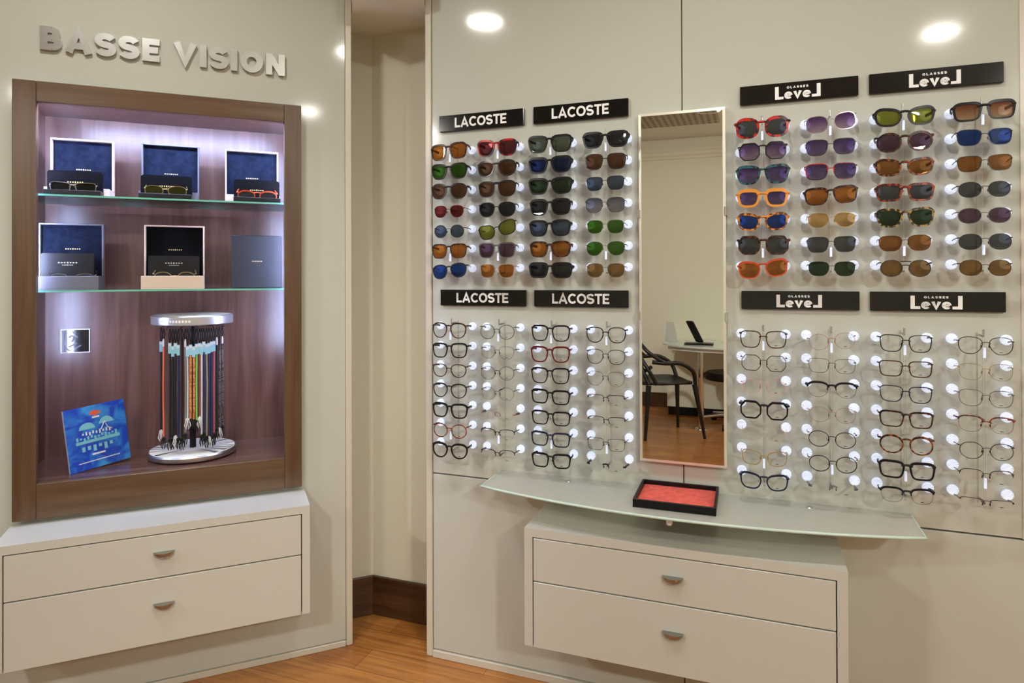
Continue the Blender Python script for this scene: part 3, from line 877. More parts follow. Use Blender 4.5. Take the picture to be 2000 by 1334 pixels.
LENSWORD = dict(amber='amber', tan='pale tan', brown='dark brown', mbrown='brown', obrown='olive brown', green='green', olive='olive green', dgreen='dark green',
  ggreen='grey green', grey='grey', dgrey='black grey', bgrey='blue grey', blue='blue', dblue='deep blue', sky='blue', red='dark red', ored='orange red', purple='purple gradient',
  violet='violet', dpurple='deep purple', pgrey='purple grey', bgrad='brown gradient', vgrey='grey gradient', maroon='maroon')
for ci, colm in enumerate(SUN):
    for ri, (k, fm, lm, desc, kw) in enumerate(colm):
        jit = random.uniform(-1, 1)
        kw = dict(kw); kw.setdefault('roll', jit * .8)
        lab = '%s sunglasses, %s lenses, %s of %s' % (desc, LENSWORD[lm], ROWS[ri], COLS[ci][1])
        glasses(COLS[ci][0], ZU[ri], k, fm, lm, lab, pitch=random.uniform(-2, 2), yawd=random.uniform(-1.5, 1.5), ds=random.uniform(-.001, .001), group='sunglasses on the upper display rods', **kw)
OPT = [
 [('panto','dtort','black round keyhole',dict(t=.0022)), ('square','black','black squarish',dict(t=.0026,b=.0195)), ('panto','brown','thin dark brown round',dict(t=.002,b=.0185)),
  ('panto','dark','thin black round',dict(t=.0022,b=.0195)), ('square','black','thick black square',dict(t=.003,b=.0185)), ('round','rtort','dark red brown round',dict(t=.002,b=.0195)), ('panto','black','thick black round',dict(t=.003,b=.0195))],
 [('round','gg','thin grey green round',dict(t=.0018,b=.0205)), ('panto','grey','fine grey metal',dict(t=.0008,b=.0190,tm='black')), ('round','dgrey','thin dark round',dict(t=.001,b=.0195)),
  ('round','grey','fine light grey round',dict(t=.0007,b=.019)), ('rect','rose','rimless',dict(style='rimless',b=.015,tm='dark')), ('soft','dark','dark half rim',dict(style='half',t=.0018,b=.0165)),
  ('soft','dark','dark half rim with thin arms',dict(style='half',t=.0018,b=.0165))],
 [('square','black','black square',dict(t=.0024,b=.0205)), ('square','dred','deep red square',dict(t=.0026,b=.020)), ('square','black','rounded black square',dict(t=.0022,b=.0205)),
  ('rect','black','black rectangular',dict(t=.0026,b=.0175)), ('rect','black','slim black rectangular',dict(t=.0024,b=.0175)), ('rect','navy','dark rectangular',dict(t=.0026,b=.0175)), ('rect','black','broad black rectangular',dict(t=.0028,b=.0175))],
 [('panto','black','black topped',dict(t=.002,b=.0205)), ('panto','dgrey','thin dark grey',dict(t=.0015,b=.020)), ('avi','grey','thin metal pilot',dict(t=.0009,b=.0200)),
  ('rect','dgrey','grey half rim',dict(style='half',t=.0014,b=.0155)), ('rect','dark','dark half rim',dict(style='half',t=.0014,b=.0155)), ('rect','dgrey','thin grey rectangular',dict(t=.001,b=.017)),
  ('rect','black','rimless black ended',dict(style='rimless',b=.0145))],
 [('square','dtort','black tortoise square',dict(t=.0020,b=.0205)), ('oct','dgrey','thin dark hexagonal',dict(t=.0015,b=.0195)), ('round','pink','fine pink round',dict(t=.0009,b=.0185)),
  ('oct','black','thick black angular',dict(t=.0028,b=.0195)), ('round','pale','very fine pale rose round',dict(t=.0006,b=.0185)), ('cat','olive','gold olive rounded',dict(t=.0018,b=.0175)), ('cat','navy','black cat eye',dict(t=.0026,b=.0175))],
 [('round','rose','fine rose tilted',dict(t=.001,b=.0195,roll=5)), ('square','grey','fine grey square',dict(t=.001,b=.0175)), ('panto','black','black browed',dict(style='brow',t=.0026,b=.0175)),
  ('round','rose','thin dark rose round',dict(t=.001,b=.0185)), ('round','dgrey','thin dark metal round',dict(t=.0015,b=.0190)), ('round','dgrey','thin dark round',dict(t=.0017,b=.0190)), ('oval','grey','rimless',dict(style='rimless',b=.0165))],
 [('square','black','thin black square',dict(t=.0018,b=.0195)), ('rect','brown','dark brown rectangular',dict(t=.0020,b=.0175)), ('square','navy','dark blue grey',dict(t=.0018,b=.0185)),
  ('rect','dtort','black tortoise rectangular',dict(t=.0022,b=.0170)), ('round','tort','tortoise round',dict(t=.0024,b=.0195)), ('rect','black','heavy black rectangular',dict(t=.0030,b=.0175)), ('soft','black','black half rim',dict(style='brow',t=.0024,b=.0165))],
 [('avi','dark','dark pilot',dict(t=.0014,b=.0195)), ('soft','gold','fine gold',dict(t=.0008,b=.0190)), ('soft','grey','fine grey metal',dict(t=.001,b=.0190)),
  ('soft','rtort','dark red browed',dict(style='brow',t=.0020,b=.0180)), ('round','dgrey','thin dark round',dict(t=.0012,b=.0190)), ('soft','dgrey','dark half rim',dict(style='half',t=.0012,b=.0175)), ('rect','dgrey','flat dark topped rimless',dict(style='half',t=.0010,b=.0090,roll=-1,dz=.002))],
]
for ci, colm in enumerate(OPT):
    for ri, (k, fm, desc, kw) in enumerate(colm):
        kw = dict(kw); kw.setdefault('a', .0245); kw.setdefault('roll', random.uniform(-1, 1))
        kw['dz'] = kw.get('dz', 0) - .001
        lab = '%s clear eyeglasses, %s of %s' % (desc, ROWS[ri], COLS[ci][1])
        glasses(COLS[ci][0], ZL[ri], k, fm, 'clear', lab, pitch=random.uniform(-2, 2), yawd=random.uniform(-1.5, 1.5), ds=random.uniform(-.001, .001), group='clear eyeglasses on the lower display rods', cat='eyeglasses', **kw)
# ---------------------------------------------------------------- wooden display cabinet
CS = -.199                                                  # centre of the cabinet along the left wall
cab = empty('display_cabinet', WL.P(CS, 0, .632), WL.yaw, 'built in walnut display cabinet with two glass shelves and violet white lights', 'display cabinet')
Z0 = .632
def cb(x0, x1, y0, y1, z0, z1, name, mat, ch=0, par=None):
    return MB().box(x0 - CS, x1 - CS, y0, y1, z0 - Z0, z1 - Z0, ch=ch).build(name, mat, par or cab)
FD = -.030
cb(-.634, -.5712, FD, -.0005, .632, 2.027, 'stile', M_WOOD_V, .0015)
cb(.1768, .236, FD, -.0005, .632, 2.027, 'stile', M_WOOD_V, .0015)
cb(-.5710, .1766, FD + .0006, -.0005, 1.961, 2.027, 'rail', M_WOOD_H, .0015)
cb(-.5710, .1766, FD + .0006, -.0005, .632, .743, 'rail', M_WOOD_H, .0015)
bk = cb(-.6253, .2273, .33, .345, .743, 1.99, 'back_panel', M_WOOD_IN)
sp = cb(-.6265, -.6250, .0005, .33, .743, 1.99, 'side_panel', M_WOOD_IN)
sp2 = cb(.2268, .2285, .0005, .33, .743, 1.99, 'side_panel', M_WOOD_IN)
cb(-.6250, .2268, .0005, .33, 1.99, 2.005, 'top_panel', M_WOOD_IN)
cb(-.6250, .2268, .0005, .33, .728, .743, 'bottom_panel', wood('walnut_interior_floor', (.085, .036, .026), (.17, .088, .068), 'x', .22))
mb = MB()
for k in range(34):
    zz = .80 + .032 * k
    for yy in (.10,):
        mb.box(-.6250 - CS, -.6240 - CS, yy - .002, yy + .002, zz - Z0 - .002, zz - Z0 + .002)
mb.build('shelf_pin_holes', M_WHITE, sp)
for zz in (1.672, 1.358):
    g_ = cb(-.622, .224, .012, .300, zz - .006, zz, 'glass_shelf', M_GLASS)
    cb(-.622, .224, .0112, .0119, zz - .006, zz, 'glass_edge', M_GLASSEDGE, par=g_)
    cb(-.622, .224, .3001, .3008, zz - .006, zz, 'glass_edge', M_GLASSEDGE, par=g_)
    for xx in (-.6235, .2225):
        m2 = MB().lathe([(0, .018), (.006, .018), (.006, .030), (0, .030)], 12, (xx - CS + (.006 if xx < 0 else -.006), zz - .013 - Z0), axis='y'); m2.build('shelf_clip', M_CHROME, cab)
def led(x0, x1, y0, y1, z0, z1):
    return cb(x0, x1, y0, y1, z0, z1, 'led_strip', M_LED)
led(-.612, -.602, .004, .008, 1.08, 1.94)
led(.203, .213, .004, .008, 1.08, 1.94)
led(-.55, .16, .002, .020, 1.974, 1.984)

# small framed picture on the cabinet's back
pr = empty('wall_picture', WL.P(-.531, -.3295, 1.123), WL.yaw, 'small square black and white picture stuck on the cabinet back above the blue booklet', 'picture')
MB().box(-.046, .046, -.004, 0, -.002, .086).build('picture_border', M_WHITE, pr)
MB().box(-.043, .043, -.005, -.004, .001, .083).build('picture_face', M_BLACKG, pr)
mb = MB()
mb.tube([(-.030, -.0055, .078), (-.031, -.0055, .03), (-.026, -.0055, .012), (-.012, -.0055, .006)], .0022, 6, flat=.4)
mb.tube([(-.02, -.0055, .055), (-.012, -.0055, .062), (-.004, -.0055, .058), (-.006, -.0055, .047), (-.012, -.0055, .040)], .0032, 6, flat=.4)
mb.tube([(-.02, -.0055, .02), (-.008, -.0055, .027), (.006, -.0055, .034)], .0028, 6, flat=.4)
mb.tube([(-.004, -.0055, .008), (.004, -.0055, .016), (.018, -.0055, .026)], .002, 6, flat=.4)
mb.tube([(-.008, -.0055, .078), (-.002, -.0055, .065), (.008, -.0055, .055)], .0016, 6, flat=.4)
mb.build('white_drawing', pbr('picture_white', (.30, .31, .36), .6), pr)

def gold_print(mb, w, z, y, h=.0035, n=7):
    """a tiny gold line of print, too small to read in the photograph."""
    for i in range(n):
        x = -w / 2 + w * i / (n - 1)
        hh_ = h * (1.35 if i == n // 2 else 1)
        mb.box(x - w / n * .32, x + w / n * .32, y - .0004, y, z - hh_ / 2, z + hh_ / 2)
    return mb
def gift_box(s0, s1, yf, yb, z, ztop, card, velvet, label, baseh=.034, shell=None, logo=.56):
    cx = (s0 + s1) / 2; hw = (s1 - s0) / 2
    r = empty('gift_box', WL.P(cx, -yf, z), WL.yaw, label, 'box', 'open gift boxes for glasses')
    dp = yb - yf; t = .005
    mb = MB()
    mb.box(-hw, hw, 0, dp, .0003, t); mb.box(-hw, hw, 0, t, t, baseh, ch=.0008); mb.box(-hw, hw, dp - t, dp, t, baseh)
    mb.box(-hw, -hw + t, t, dp - t, t, baseh, ch=.0008); mb.box(hw - t, hw, t, dp - t, t, baseh, ch=.0008)
    mb.build('box_base', card, r)
    MB().box(-hw + t, hw - t, t, dp - t, t, t + .004).build('base_lining', velvet, r)
    H = ztop - z
    lid = MB()
    y0 = dp - .030
    zb = baseh + .001
    lid.box(-hw, hw, dp - .004, dp, zb, H); lid.box(-hw, -hw + t, y0, dp - .004, zb, H, ch=.0008); lid.box(hw - t, hw, y0, dp - .004, zb, H, ch=.0008)
    lid.box(-hw + t, hw - t, y0, dp - .004, H - t, H, ch=.0008)
    l = lid.build('box_lid', shell or card, r)
    MB().box(-hw + t, hw - t, dp - .009, dp - .0045, zb, H - t).build('lid_lining', velvet, l)
    gold_print(MB(), .040, zb + (H - zb) * logo, dp - .0092).build('gold_print', M_GOLD, l)
    return r
S1, S2 = 1.6722, 1.3582
gift_box(-.5790, -.3890, .100, .215, S1, 1.888, M_PINK, M_BLUE_VELVET, 'open pale pink box with dark blue lining, left end of the upper glass shelf', logo=.42)
gift_box(-.3010, -.1115, .100, .215, S1, 1.890, M_GREY_CARD, M_BLUE_VELVET, 'open grey box with dark blue lining, middle of the upper glass shelf', logo=.42)
gift_box(-.0215, .1700, .100, .215, S1, 1.888, M_PINK, M_BLUE_VELVET, 'open pale pink box with dark blue lining, right end of the upper glass shelf', logo=.42)
gift_box(-.5990, -.4110, .030, .155, S2, 1.585, M_GREY_CARD, M_BLUE_VELVET, 'open pearl grey box with dark blue lining, left on the lower glass shelf', baseh=.046, logo=.52)
gift_box(-.2860, -.0915, .030, .155, S2, 1.587, M_BEIGE_CARD, M_BLACK_VELVET, 'open beige box with black lining, middle of the lower glass shelf', baseh=.046, shell=M_PINK, logo=.52)
r = empty('gift_box', WL.P(.088, -.095, S2), WL.yaw, 'closed dark blue box standing on its edge, right on the lower glass shelf', 'box')
mb = MB().box(-.088, .088, 0, .040, .0004, .197, ch=.002); mb.build('box_lid', M_DARKBLUE_CARD, r)
MB().box(-.086, .086, .0405, .060, .0004, .195, ch=.001).build('box_base', M_BLACK, r)
gold_print(MB(), .032, .100, -.0002, h=.003).build('gold_print', M_GOLD, r)

def rounded(hw, z0, z1, r, n=4):
    pts = [(-hw, z0), (hw, z0)]
    pts += [(hw - r + r * math.cos(PI / 2 * i / n), z1 - r + r * math.sin(PI / 2 * i / n)) for i in range(n + 1)]
    pts += [(-hw + r - r * math.sin(PI / 2 * i / n), z1 - r + r * math.cos(PI / 2 * i / n)) for i in range(n + 1)]
    return pts
def small_case(s0, s1, label):
    cx = (s0 + s1) / 2; hw = (s1 - s0) / 2
    r = empty('glasses_case', WL.P(cx, -.028, S1), WL.yaw, label, 'glasses case', 'open black glasses cases')
    b = MB(); b.box(-hw, hw, 0, .062, .0004, .004)
    b.box(-hw, hw, 0, .004, .004, .018, ch=.001); b.box(-hw, hw, .058, .062, .004, .018, ch=.001); b.box(-hw, -hw + .004, .004, .058, .004, .018); b.box(hw - .004, hw, .004, .058, .004, .018)
    b.build('case_base', M_BLACK, r)
    l = MB().prism(rounded(hw * .985, .0185, .088, .010), .050, .062).build('case_lid', M_BLACK_VELVET, r)
    m_ = gold_print(MB(), .042, .050, .0498, h=.004); gold_print(m_, .024, .042, .0498, h=.002); m_.build('gold_print', M_GOLD, l)
    return r
small_case(-.566, -.404, 'open black glasses case holding dark sunglasses, left end of the upper glass shelf')
small_case(-.2930, -.1285, 'open black glasses case holding olive sunglasses, middle of the upper glass shelf')
small_case(.0070, .1680, 'open black glasses case holding red glasses, right end of the upper glass shelf')
def slip_case(s0, s1, zt, label):
    cx = (s0 + s1) / 2; hw = (s1 - s0) / 2
    r = empty('glasses_case', WL.P(cx, -.088, S2 + .0098), WL.yaw, label, 'glasses case', 'closed black cases in the boxes')
    MB().prism(rounded(hw, 0, zt - S2 - .0098, .006), 0, .022).build('case_body', M_BLACK, r)
    m_ = gold_print(MB(), .050, .082, -.0002, h=.0035); gold_print(m_, .028, .074, -.0002, h=.002); m_.build('gold_print', pbr('pale_print', (.5, .5, .42), .4), r)
slip_case(-.5850, -.4330, 1.482, 'black case standing inside the pearl grey box on the lower shelf')
slip_case(-.2700, -.1080, 1.476, 'black case standing inside the beige box on the lower shelf')
def shelf_glasses(s, d, z, pitch, *a, **k):
    r = glasses(0, 0, *a, d=.075, drop=-.010, **k)
    r.location = WL.P(s, d, z); r.rotation_euler = (rad(pitch), 0, WL.yaw)
    return r
shelf_glasses(-.485, -.040, S1 + .025, 8, 'wide', 'silver', 'dgrey', 'dark silver armed sunglasses resting in the left open case on the upper shelf', b=.016, t=.0014, cat='sunglasses', tm='black')
shelf_glasses(-.211, -.040, S1 + .026, 8, 'avi', 'gold', 'olive', 'gold rimmed olive sunglasses resting in the middle open case on the upper shelf', b=.017, t=.0014, cat='sunglasses')
shelf_glasses(.088, -.040, S1 + .024, 8, 'oval', 'ro', 'clear', 'red rimmed eyeglasses resting in the right open case on the upper shelf', b=.014, t=.0022, cat='eyeglasses')
shelf_glasses(-.490, -.050, S2 + .036, 6, 'oval', 'silver', 'clear', 'white metal eyeglasses inside the pearl grey box on the lower shelf', b=.015, t=.0016, cat='eyeglasses')
shelf_glasses(-.184, -.050, S2 + .038, 6, 'round', 'gold', 'clear', 'gold rimmed eyeglasses inside the beige box on the lower shelf', b=.018, t=.0018, cat='eyeglasses')

# blue booklet leaning in the cabinet
bl = WL.P(-.492, -.042, .7436); br_ = WL.P(-.324, -.150, .7436)
xv = (br_ - bl); Wd = xv.length; xv.normalize(); back = Vector((0, 0, 1)).cross(xv)      # points into the cabinet
upv = (Vector((0, 0, 1)) * .975 + back * .15 - xv * .13).normalized()
nv = xv.cross(upv).normalized()
m = bpy.data.materials.new('booklet_blue'); m.use_nodes = True
b_ = m.node_tree.nodes['Principled BSDF']; b_.inputs['Roughness'].default_value = .25
noise_mix(m, (.012, .06, .50), (.05, .36, .80), nscale=3.2, scale=(5, 5, 5), detail=3, lo=.42, hi=.75, distort=1.0)
root = empty('booklet', bl)
tag(root, 'blue printed square booklet leaning on the cabinet floor beside the lanyard stand', 'booklet')
mw = Matrix((xv, upv, nv)).transposed().to_4x4(); mw.translation = bl
root.matrix_world = mw
Hb = .212
MB().box(0, Wd, 0, Hb, -.006, 0, ch=.0005).build('cover', m, root)
MB().box(-.0012, .0005, .001, Hb - .001, -.0055, -.0005).build('spine', pbr('booklet_spine', (.45, .42, .38), .5), root)
def disc2(mb, cx, cy, rx, ry, a0=0, a1=360, n=20, z=.0006):
    p = [(cx + rx * math.cos(rad(a0 + (a1 - a0) * i / n)), cy + ry * math.sin(rad(a0 + (a1 - a0) * i / n))) for i in range(n + (0 if a1 - a0 == 360 else 1))]
    mb.prism(p, 0.0001, z, axis='z')
mc = pbr('booklet_cyan', (.20, .55, .66), .3); mw_ = pbr('booklet_white', (.75, .78, .85), .3)
mb = MB(); disc2(mb, .068, .135, .026, .022, 0, 180); disc2(mb, .132, .140, .025, .026, 10, 170)
mb.box(.028, .172, .088, .098, .0001, .0005)
for i in range(12):
    x = .030 + i * .0115; mb.box(x, x + .007, .100 + .004 * math.sin(i * 2.1), .110 + .003 * math.cos(i * 1.7), .0001, .0005)
for i in range(6):
    x = .045 + i * .018; mb.box(x, x + .010, .062 + .006 * math.sin(i * 2.7), .078, .0001, .0005)
mb.build('cyan_print', mc, root)
for q_ in ((.030, .165, .024, .0268), (.075, .118, .044, .050), (.088, .112, .168, .174)):
    MB().box(*q_, .0001, .0006).build('white_line', mw_, root)
mb = MB()
for i in range(9):
    x = .050 + i * .011; mb.box(x, x + .005, .117 - .002 * (i % 3), .124 + .003 * (i % 2), .0006, .0010)
mb.build('white_print', mw_, root)
mb = MB()
mb.tube([(.112, .125, .001), (.126, .150, .001), (.134, .128, .001), (.148, .120, .001)], .0016, 6)
mb.build('white_figure', mw_, root)
mb = MB(); mb.prism([(.078, .190), (.088, .1905), (.097, .196), (.106, .1905), (.118, .190), (.112, .186), (.118, .181), (.104, .1805), (.097, .174), (.092, .1805), (.078, .181), (.084, .186)][::-1], .0001, .0008, axis='z')
mb.build('red_emblem', pbr('booklet_red', (.85, .12, .04), .3), root)

# revolving stand hung with glasses cords
LS_, LD = -.132, -.165
st = empty('cord_stand', WL.P(LS_, LD, .7436), WL.yaw, 'round white and silver revolving stand hung with glasses cords inside the cabinet', 'display stand')
MB().lathe([(0, 0), (.128, 0), (.148, .006), (.150, .012), (.150, .020), (.146, .0245), (.143, .0245)], 56).build('base_rim', M_ALU, st)
MB().lathe([(0, .026), (.142, .026), (.143, .0245), (.10, .0240)], 56).build('base_plate', pbr('white_base', (.82, .80, .74), .5), st)
T0 = 1.228 - .7436
MB().lathe([(.0, T0), (.135, T0), (.1375, T0 + .003), (.1375, T0 + .030), (.134, T0 + .034), (.128, T0 + .034)], 56).build('top_band', pbr('silver_band', (.62, .62, .64), .35, metal=.8), st)
MB().lathe([(0, T0 + .0345), (.120, T0 + .0345), (.130, T0 + .033)], 56).build('top_plate', pbr('white_top', (.85, .84, .80), .4), st)
MB().tube([(0, 0, .026), (0, 0, T0)], .011, 16).build('column', M_BLACK, st)
mb = MB()
for i in range(10):                                                      # a small white line of print on the band
    a = rad(-90 - 23.2 + 6 + (i - 5.5) * 4.4)
    c_, s_ = math.cos(a), math.sin(a)
    mb.add([(c_ * .1382 - s_ * u, s_ * .1382 + c_ * u, T0 + zz) for u in (-.0035, .0035) for zz in (.011, .019)], [(0, 2, 3, 1)])
mb.build('band_print', M_WHITE_PAINT, st)
mb = MB()
for k in range(12):
    a = 2 * PI * k / 12 + .2
    mb.tube([(math.cos(a) * .012, math.sin(a) * .012, T0 - .004), (math.cos(a) * .104, math.sin(a) * .104, T0 - .006), (math.cos(a) * .109, math.sin(a) * .109, T0 - .016)], .0016, 6)
mb.build('hook_arms', M_BLACK, st)
CC = {'black': (.006, .006, .008), 'orange': (.85, .16, .05), 'navy': (.015, .018, .08), 'grey': (.22, .22, .22), 'white': (.62, .66, .66), 'rust': (.40, .10, .03),
      'green': (.20, .62, .10), 'brown': (.25, .06, .03), 'olive': (.28, .28, .13), 'rose': (.45, .09, .11), 'braid': (.03, .028, .025)}
def cordmat(n):
    nm = 'cord_' + n
    if nm in MATS: return MATS[nm]
    m_ = pbr(nm, CC[n], .7)
    if n in ('braid', 'rust'):
        c2 = (.12, .11, .10) if n == 'braid' else (.62, .26, .08)
        noise_mix(m_, CC[n], c2, nscale=150, scale=(1, 1, 1), detail=1, lo=.45, hi=.55)
    return m_
LABELM = pbr('cord_label_blue', (.30, .60, .74), .4); LABELW = pbr('cord_label_clear', (.7, .72, .76), .3)
RING = .104
cords = [(-.1035, 'black', 1, 'leftmost'), (-.092, 'orange', 0, 'left side'), (-.070, 'black', 1, 'front left'), (-.060, 'black', 1, 'front left'), (-.051, 'black', 1, 'front left'), (-.042, 'navy', 1, 'front left'),
         (-.030, 'black', 0, 'front'), (-.019, 'grey', 0, 'front'), (-.012, 'white', 1, 'front centre'), (-.002, 'rust', 1, 'front centre'), (.008, 'rust', 1, 'front centre'), (.017, 'green', 1, 'front centre'),
         (.027, 'brown', 1, 'front centre'), (.033, 'white', 1, 'front right'), (.040, 'navy', 1, 'front right'), (.049, 'olive', 1, 'front right'), (.057, 'navy', 1, 'front right'), (.065, 'navy', 1, 'front right'),
         (.073, 'rose', 1, 'right side'), (.082, 'black', 0, 'right side'), (.091, 'braid', 0, 'right side'), (.100, 'braid', 0, 'rightmost')]
names = {'white': 'pale grey', 'rust': 'rust coloured patterned', 'braid': 'dark braided', 'rose': 'dark rose', 'olive': 'olive green', 'green': 'bright green', 'grey': 'mid grey'}
seen = {}
for i, (x, c_, lb, where) in enumerate(cords):
    x = max(-RING + .0005, min(RING - .0005, x))
    y = -math.sqrt(RING ** 2 - x ** 2)
    key = (c_, where); seen[key] = seen.get(key, 0) + 1
    nx_ = cords[i - 1][1] if i else None
    beside = '' if not nx_ else ', right of a %s one' % names.get(nx_, nx_)
    r = empty('eyewear_lanyard', WL.P(LS_ + x, LD - y, .7436 + T0 - .015), WL.yaw,
              '%s glasses cord on the revolving stand%s' % (names.get(c_, c_), beside if beside else ', leftmost of all'), 'glasses cord', 'cords on the revolving stand')
    end = -.365 - random.uniform(0, .025) + (.06 if where == 'front centre' else 0)
    wob = random.uniform(-.002, .002)
    rad_ = .0042 if c_ in ('braid', 'black', 'navy', 'rust') else .0030
    MB().tube([(0, 0, -.060), (0, -.001, -.10), (wob, 0, -.20), (wob * .5, .001, -.30), (0, 0, end)], rad_, 7, flat=.7).build('cord', cordmat(c_), r)
    MB().tube([(0, .002, .003), (.0035, 0, -.018), (.002, -.001, -.034), (0, 0, -.062), (-.002, -.001, -.034), (-.0035, 0, -.018), (0, .002, .003)], .0019, 6).build('hang_loop', M_BLACK, r)
    if lb:
        lm_ = LABELM
        q_ = random.uniform(-.012, .006)
        MB().box(-.0052, .0052, -.0052, -.0040, -.088 + q_, -.050 + q_, ch=.0003).build('label_card', lm_, r)
        MB().box(-.0045, .0045, -.0058, -.0053, -.062 + q_, -.053 + q_).build('label_print', LABELW, r)
    else:
        MB().tube([(0, 0, -.034), (0, 0, -.062)], .0036, 7).build('ferrule', LABELW if i % 2 else M_BLACK, r)
    m_ = MB()                                                        # rubber loops that grip the temples
    for sg in (-1, 1):
        q = random.uniform(.006, .010)
        m_.tube([(0, 0, end), (sg * q * .6, -.004, end - .012), (sg * q, -.008, end - .028), (sg * q * .4, -.012, end - .042), (sg * .002, -.006, end - .024), (0, 0, end)], .0016, 5)
        m_.tube([(sg * .003, -.002, end - .004), (sg * .004, -.003, end - .012)], .0028, 6)
    m_.build('temple_loop', M_BLACK if i % 4 else pbr('loop_clear', (.7, .7, .66), .3), r)

# ---------------------------------------------------------------- the seating area across the room (seen in the mirror)
def V3(s, d, z): return WR.P(s, d, z)
U = (V3(-.406, 3.734, 0) - V3(-.874, 3.487, 0)).normalized()          # forward direction of the chair
ang = math.atan2(U.y, U.x)
ctr = (V3(-.874, 3.487, 0) + V3(-.406, 3.734, 0) + V3(-.668, 4.087, 0)) / 3 * .75 + V3(-1.10, 3.90, 0) * .25
ch = empty('chair', ctr, ang, 'black plastic armchair with interlaced loop back, reflected in the mirror', 'chair')
def loc(s, d, z):
    v = V3(s, d, z) - ctr
    return (v.x * math.cos(ang) + v.y * math.sin(ang), -v.x * math.sin(ang) + v.y * math.cos(ang), v.z)
f1, f2, f4 = loc(-.874, 3.487, 0), loc(-.406, 3.734, 0), loc(-.668, 4.087, 0)
f0 = (f1[0], f4[1] , 0)
M_CH = pbr('chair_black', (.010, .010, .011), .35)
ZS = .47
sg1 = 1 if f1[1] > 0 else -1
hw_ = .235
seat = MB(); 
outl = [(math.copysign(abs(math.cos(t)) ** .6, math.cos(t)) * .225, math.copysign(abs(math.sin(t)) ** .6, math.sin(t)) * .235) for t in [2 * PI * k / 32 for k in range(32)]]
v = [(x, y, ZS - .012 + .03 * ((x / .23) ** 2 * .3 + (y / .235) ** 2)) for x, y in outl]; v2 = [(x * .55, y * .55, ZS - .014) for x, y in outl]; v3 = [(x, y, z_ - .022) for x, y, z_ in v]; v4 = [(x * .55, y * .55, z_ - .02) for x, y, z_ in v2]
seat.add(v + v2 + v3 + v4, [(i, (i + 1) % 32, 32 + (i + 1) % 32, 32 + i) for i in range(32)] + [tuple(range(32, 64))] + [(64 + i, 96 + i, 96 + (i + 1) % 32, 64 + (i + 1) % 32) for i in range(32)] + [tuple(reversed(range(96, 128)))] + [(i, 64 + i, 64 + (i + 1) % 32, (i + 1) % 32) for i in range(32)], 0, True)
seat.build('seat', M_CH, ch)
for (fx, fy, _z) in (f1, f2, f4, f0):
    tx_ = math.copysign(.205, fx); ty_ = math.copysign(.20, fy)
    MB().tube([(fx, fy, 0.0), ((fx + tx_) / 2 * 1.0, (fy + ty_) / 2, ZS * .5), (tx_, ty_, ZS - .01)], [.013, .018, .024], 10).build('leg', M_CH, ch)
def spline(pts, n=8):
    out = []
    P_ = [Vector(p) for p in pts]
    for i in range(len(P_) - 1):
        p0, p1, p2, p3 = P_[max(i - 1, 0)], P_[i], P_[i + 1], P_[min(i + 2, len(P_) - 1)]
        for k in range(n):
            t = k / n
            out.append(.5 * ((2 * p1) + (p2 - p0) * t + (2 * p0 - 5 * p1 + 4 * p2 - p3) * t * t + (3 * p1 - p0 - 3 * p2 + p3) * t ** 3))
    out.append(P_[-1]); return out
for sg in (-1, 1):
    MB().tube(spline([(.205, sg * .215, ZS), (.17, sg * .25, .58), (.06, sg * .262, .65), (-.08, sg * .255, .655), (-.17, sg * .20, .66)]), .018, 10).build('arm', M_CH, ch)
for (pts, nm) in (([(-.08, .255, .655), (-.20, .20, .74), (-.25, .10, .815), (-.26, 0, .82), (-.25, -.10, .80), (-.20, -.20, .66), (-.14, -.225, .48)], 'a'),
                  ([(-.08, -.255, .655), (-.20, -.20, .76), (-.245, -.10, .835), (-.255, 0, .80), (-.25, .12, .70), (-.20, .21, .58), (-.14, .22, .47)], 'b'),
                  ([(-.205, .205, .47), (-.24, .14, .60), (-.255, .05, .74), (-.255, -.05, .74), (-.24, -.14, .60), (-.205, -.205, .47)], 'c'),
                  ([(-.19, .22, .62), (-.245, .08, .545), (-.25, 0, .53), (-.245, -.08, .545), (-.19, -.22, .62)], 'd')):
    MB().tube(spline(pts), .0165, 10).build('back_loop', M_CH, ch)

# desk with rounded glass top on a chrome column, fixed to a low cream panel
dk = empty('desk', V3(-.35, 4.28, 0), WR.yaw + PI, 'white desk with rounded glass top on a chrome column, reflected in the mirror', 'desk')
def dl(s, d): return (-(s + .35), -(4.28 - d) * -1)      # local x runs against s, local y runs toward the mirror wall
def to_l(s, d): 
    v = V3(s, d, 0) - V3(-.35, 4.28, 0); a = WR.yaw + PI
    return (v.x * math.cos(a) + v.y * math.sin(a), -v.x * math.sin(a) + v.y * math.cos(a))
top = [(-.80, 4.40), (-.83, 4.30), (-.78, 4.20), (-.66, 4.10), (-.45, 4.02), (-.20, 3.98), (.1, 3.98), (.4, 4.02), (.62, 4.12), (.70, 4.3), (.68, 4.58), (-.72, 4.58)]
tp = [to_l(*p) for p in top]
MB().prism(tp, .735, .752, axis='z').build('desk_top', pbr('desk_glass', (.72, .80, .74), .1), dk)
tp2 = [(p[0] * .9, p[1] * .86) for p in tp]
MB().prism(tp2, .70, .734, axis='z').build('under_tray', M_WHITE, dk)
lx, ly = to_l(-.463, 4.08)
MB().tube([(lx, ly, 0), (lx, ly, .70)], .026, 16).build('leg', M_CHROME, dk)
MB().lathe([(0, 0), (.06, 0), (.055, .01), (.026, .02)], 20, (lx, ly)).build('foot', M_CHROME, dk)
mp_ = empty('low_panel', V3(-.1, 4.6, 0), WR.yaw, 'cream low panel with black plinth behind the desk, reflected in the mirror', 'panel')
MB().box(-.73, .9, -.0, .36, .085, .72).build('panel_face', M_PAINT2, mp_).location = (0, .0, 0)
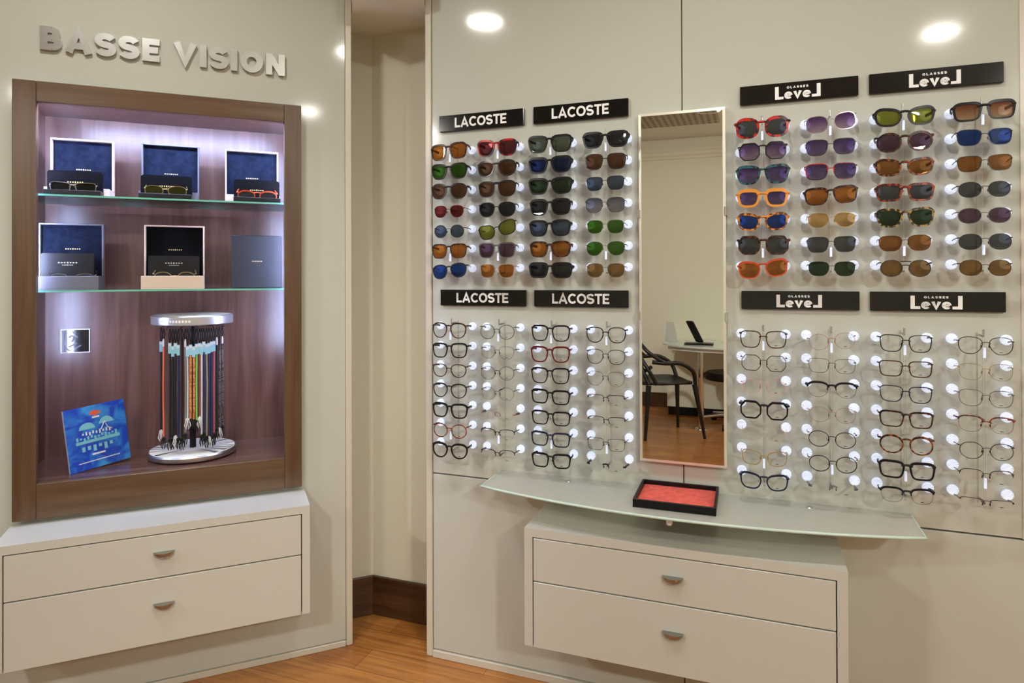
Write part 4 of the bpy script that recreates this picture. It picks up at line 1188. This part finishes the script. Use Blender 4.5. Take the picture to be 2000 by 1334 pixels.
MB().box(-.72, .89, -.006, .35, 0, .085).build('plinth', M_BLACK, mp_)
for o_ in mp_.children: o_.location = (0, -.38, 0)
tm_ = empty('card_terminal', V3(-.50, 4.25, .753), WR.yaw + PI, 'black card terminal tilted up on its stand on the desk', 'terminal')
MB().box(-.14, .12, -.07, .07, 0, .014, ch=.004).build('stand_base', M_BLACK, tm_)
mb = MB().box(-.035, .035, -.022, .020, .0, .22, ch=.010); mb.warp(lambda x, y, z_: (x + z_ * .42 - .02, y - z_ * .25, z_ * .92 + .02)); mb.build('terminal_body', M_BLACK, tm_)
mb = MB().box(-.026, .026, .0205, .0215, .12, .20); mb.warp(lambda x, y, z_: (x + z_ * .42 - .02, y - z_ * .25, z_ * .92 + .02)); mb.build('screen', pbr('screen_grey', (.12, .11, .07), .2), tm_)
hd = empty('leaflet_holder', V3(-.76, 4.42, .753), WR.yaw, 'clear acrylic leaflet holder standing on the left end of the desk', 'holder')
MB().prism([(-.06, 0), (.06, 0), (.02, .19), (-.05, .20)], 0, .004).build('holder_panel', see_through('holder_acrylic', (.9, .92, .92), body=(.8, .82, .82), body_fac=.4), hd)
MB().box(-.06, .06, -.06, .0, 0, .004).build('holder_foot', M_ACRYL, hd)
oc = empty('office_chair', V3(-.245, 4.30, 0), WR.yaw, 'black office chair on chrome casters at the edge of the mirror', 'office chair')
MB().tube([(0, 0, .10), (0, 0, .44)], .022, 12).build('column', M_BLACK, oc)
MB().lathe([(0, .43), (.19, .43), (.21, .45), (.21, .48), (.18, .50), (0, .50)], 28).build('seat', M_BLACK, oc)
for k in range(5):
    a = 2 * PI * k / 5 + rad(165)
    c_, s_ = math.cos(a), math.sin(a)
    lg = MB().tube([(0, 0, .11), (c_ * .24, s_ * .24, .075)], [.020, .012], 8).build('leg', M_CHROME, oc)
    MB().tube([(c_ * .24 - s_ * .018, s_ * .24 + c_ * .018, .028), (c_ * .24 + s_ * .018, s_ * .24 - c_ * .018, .028)], .028, 14).build('caster', M_BLACK, lg)
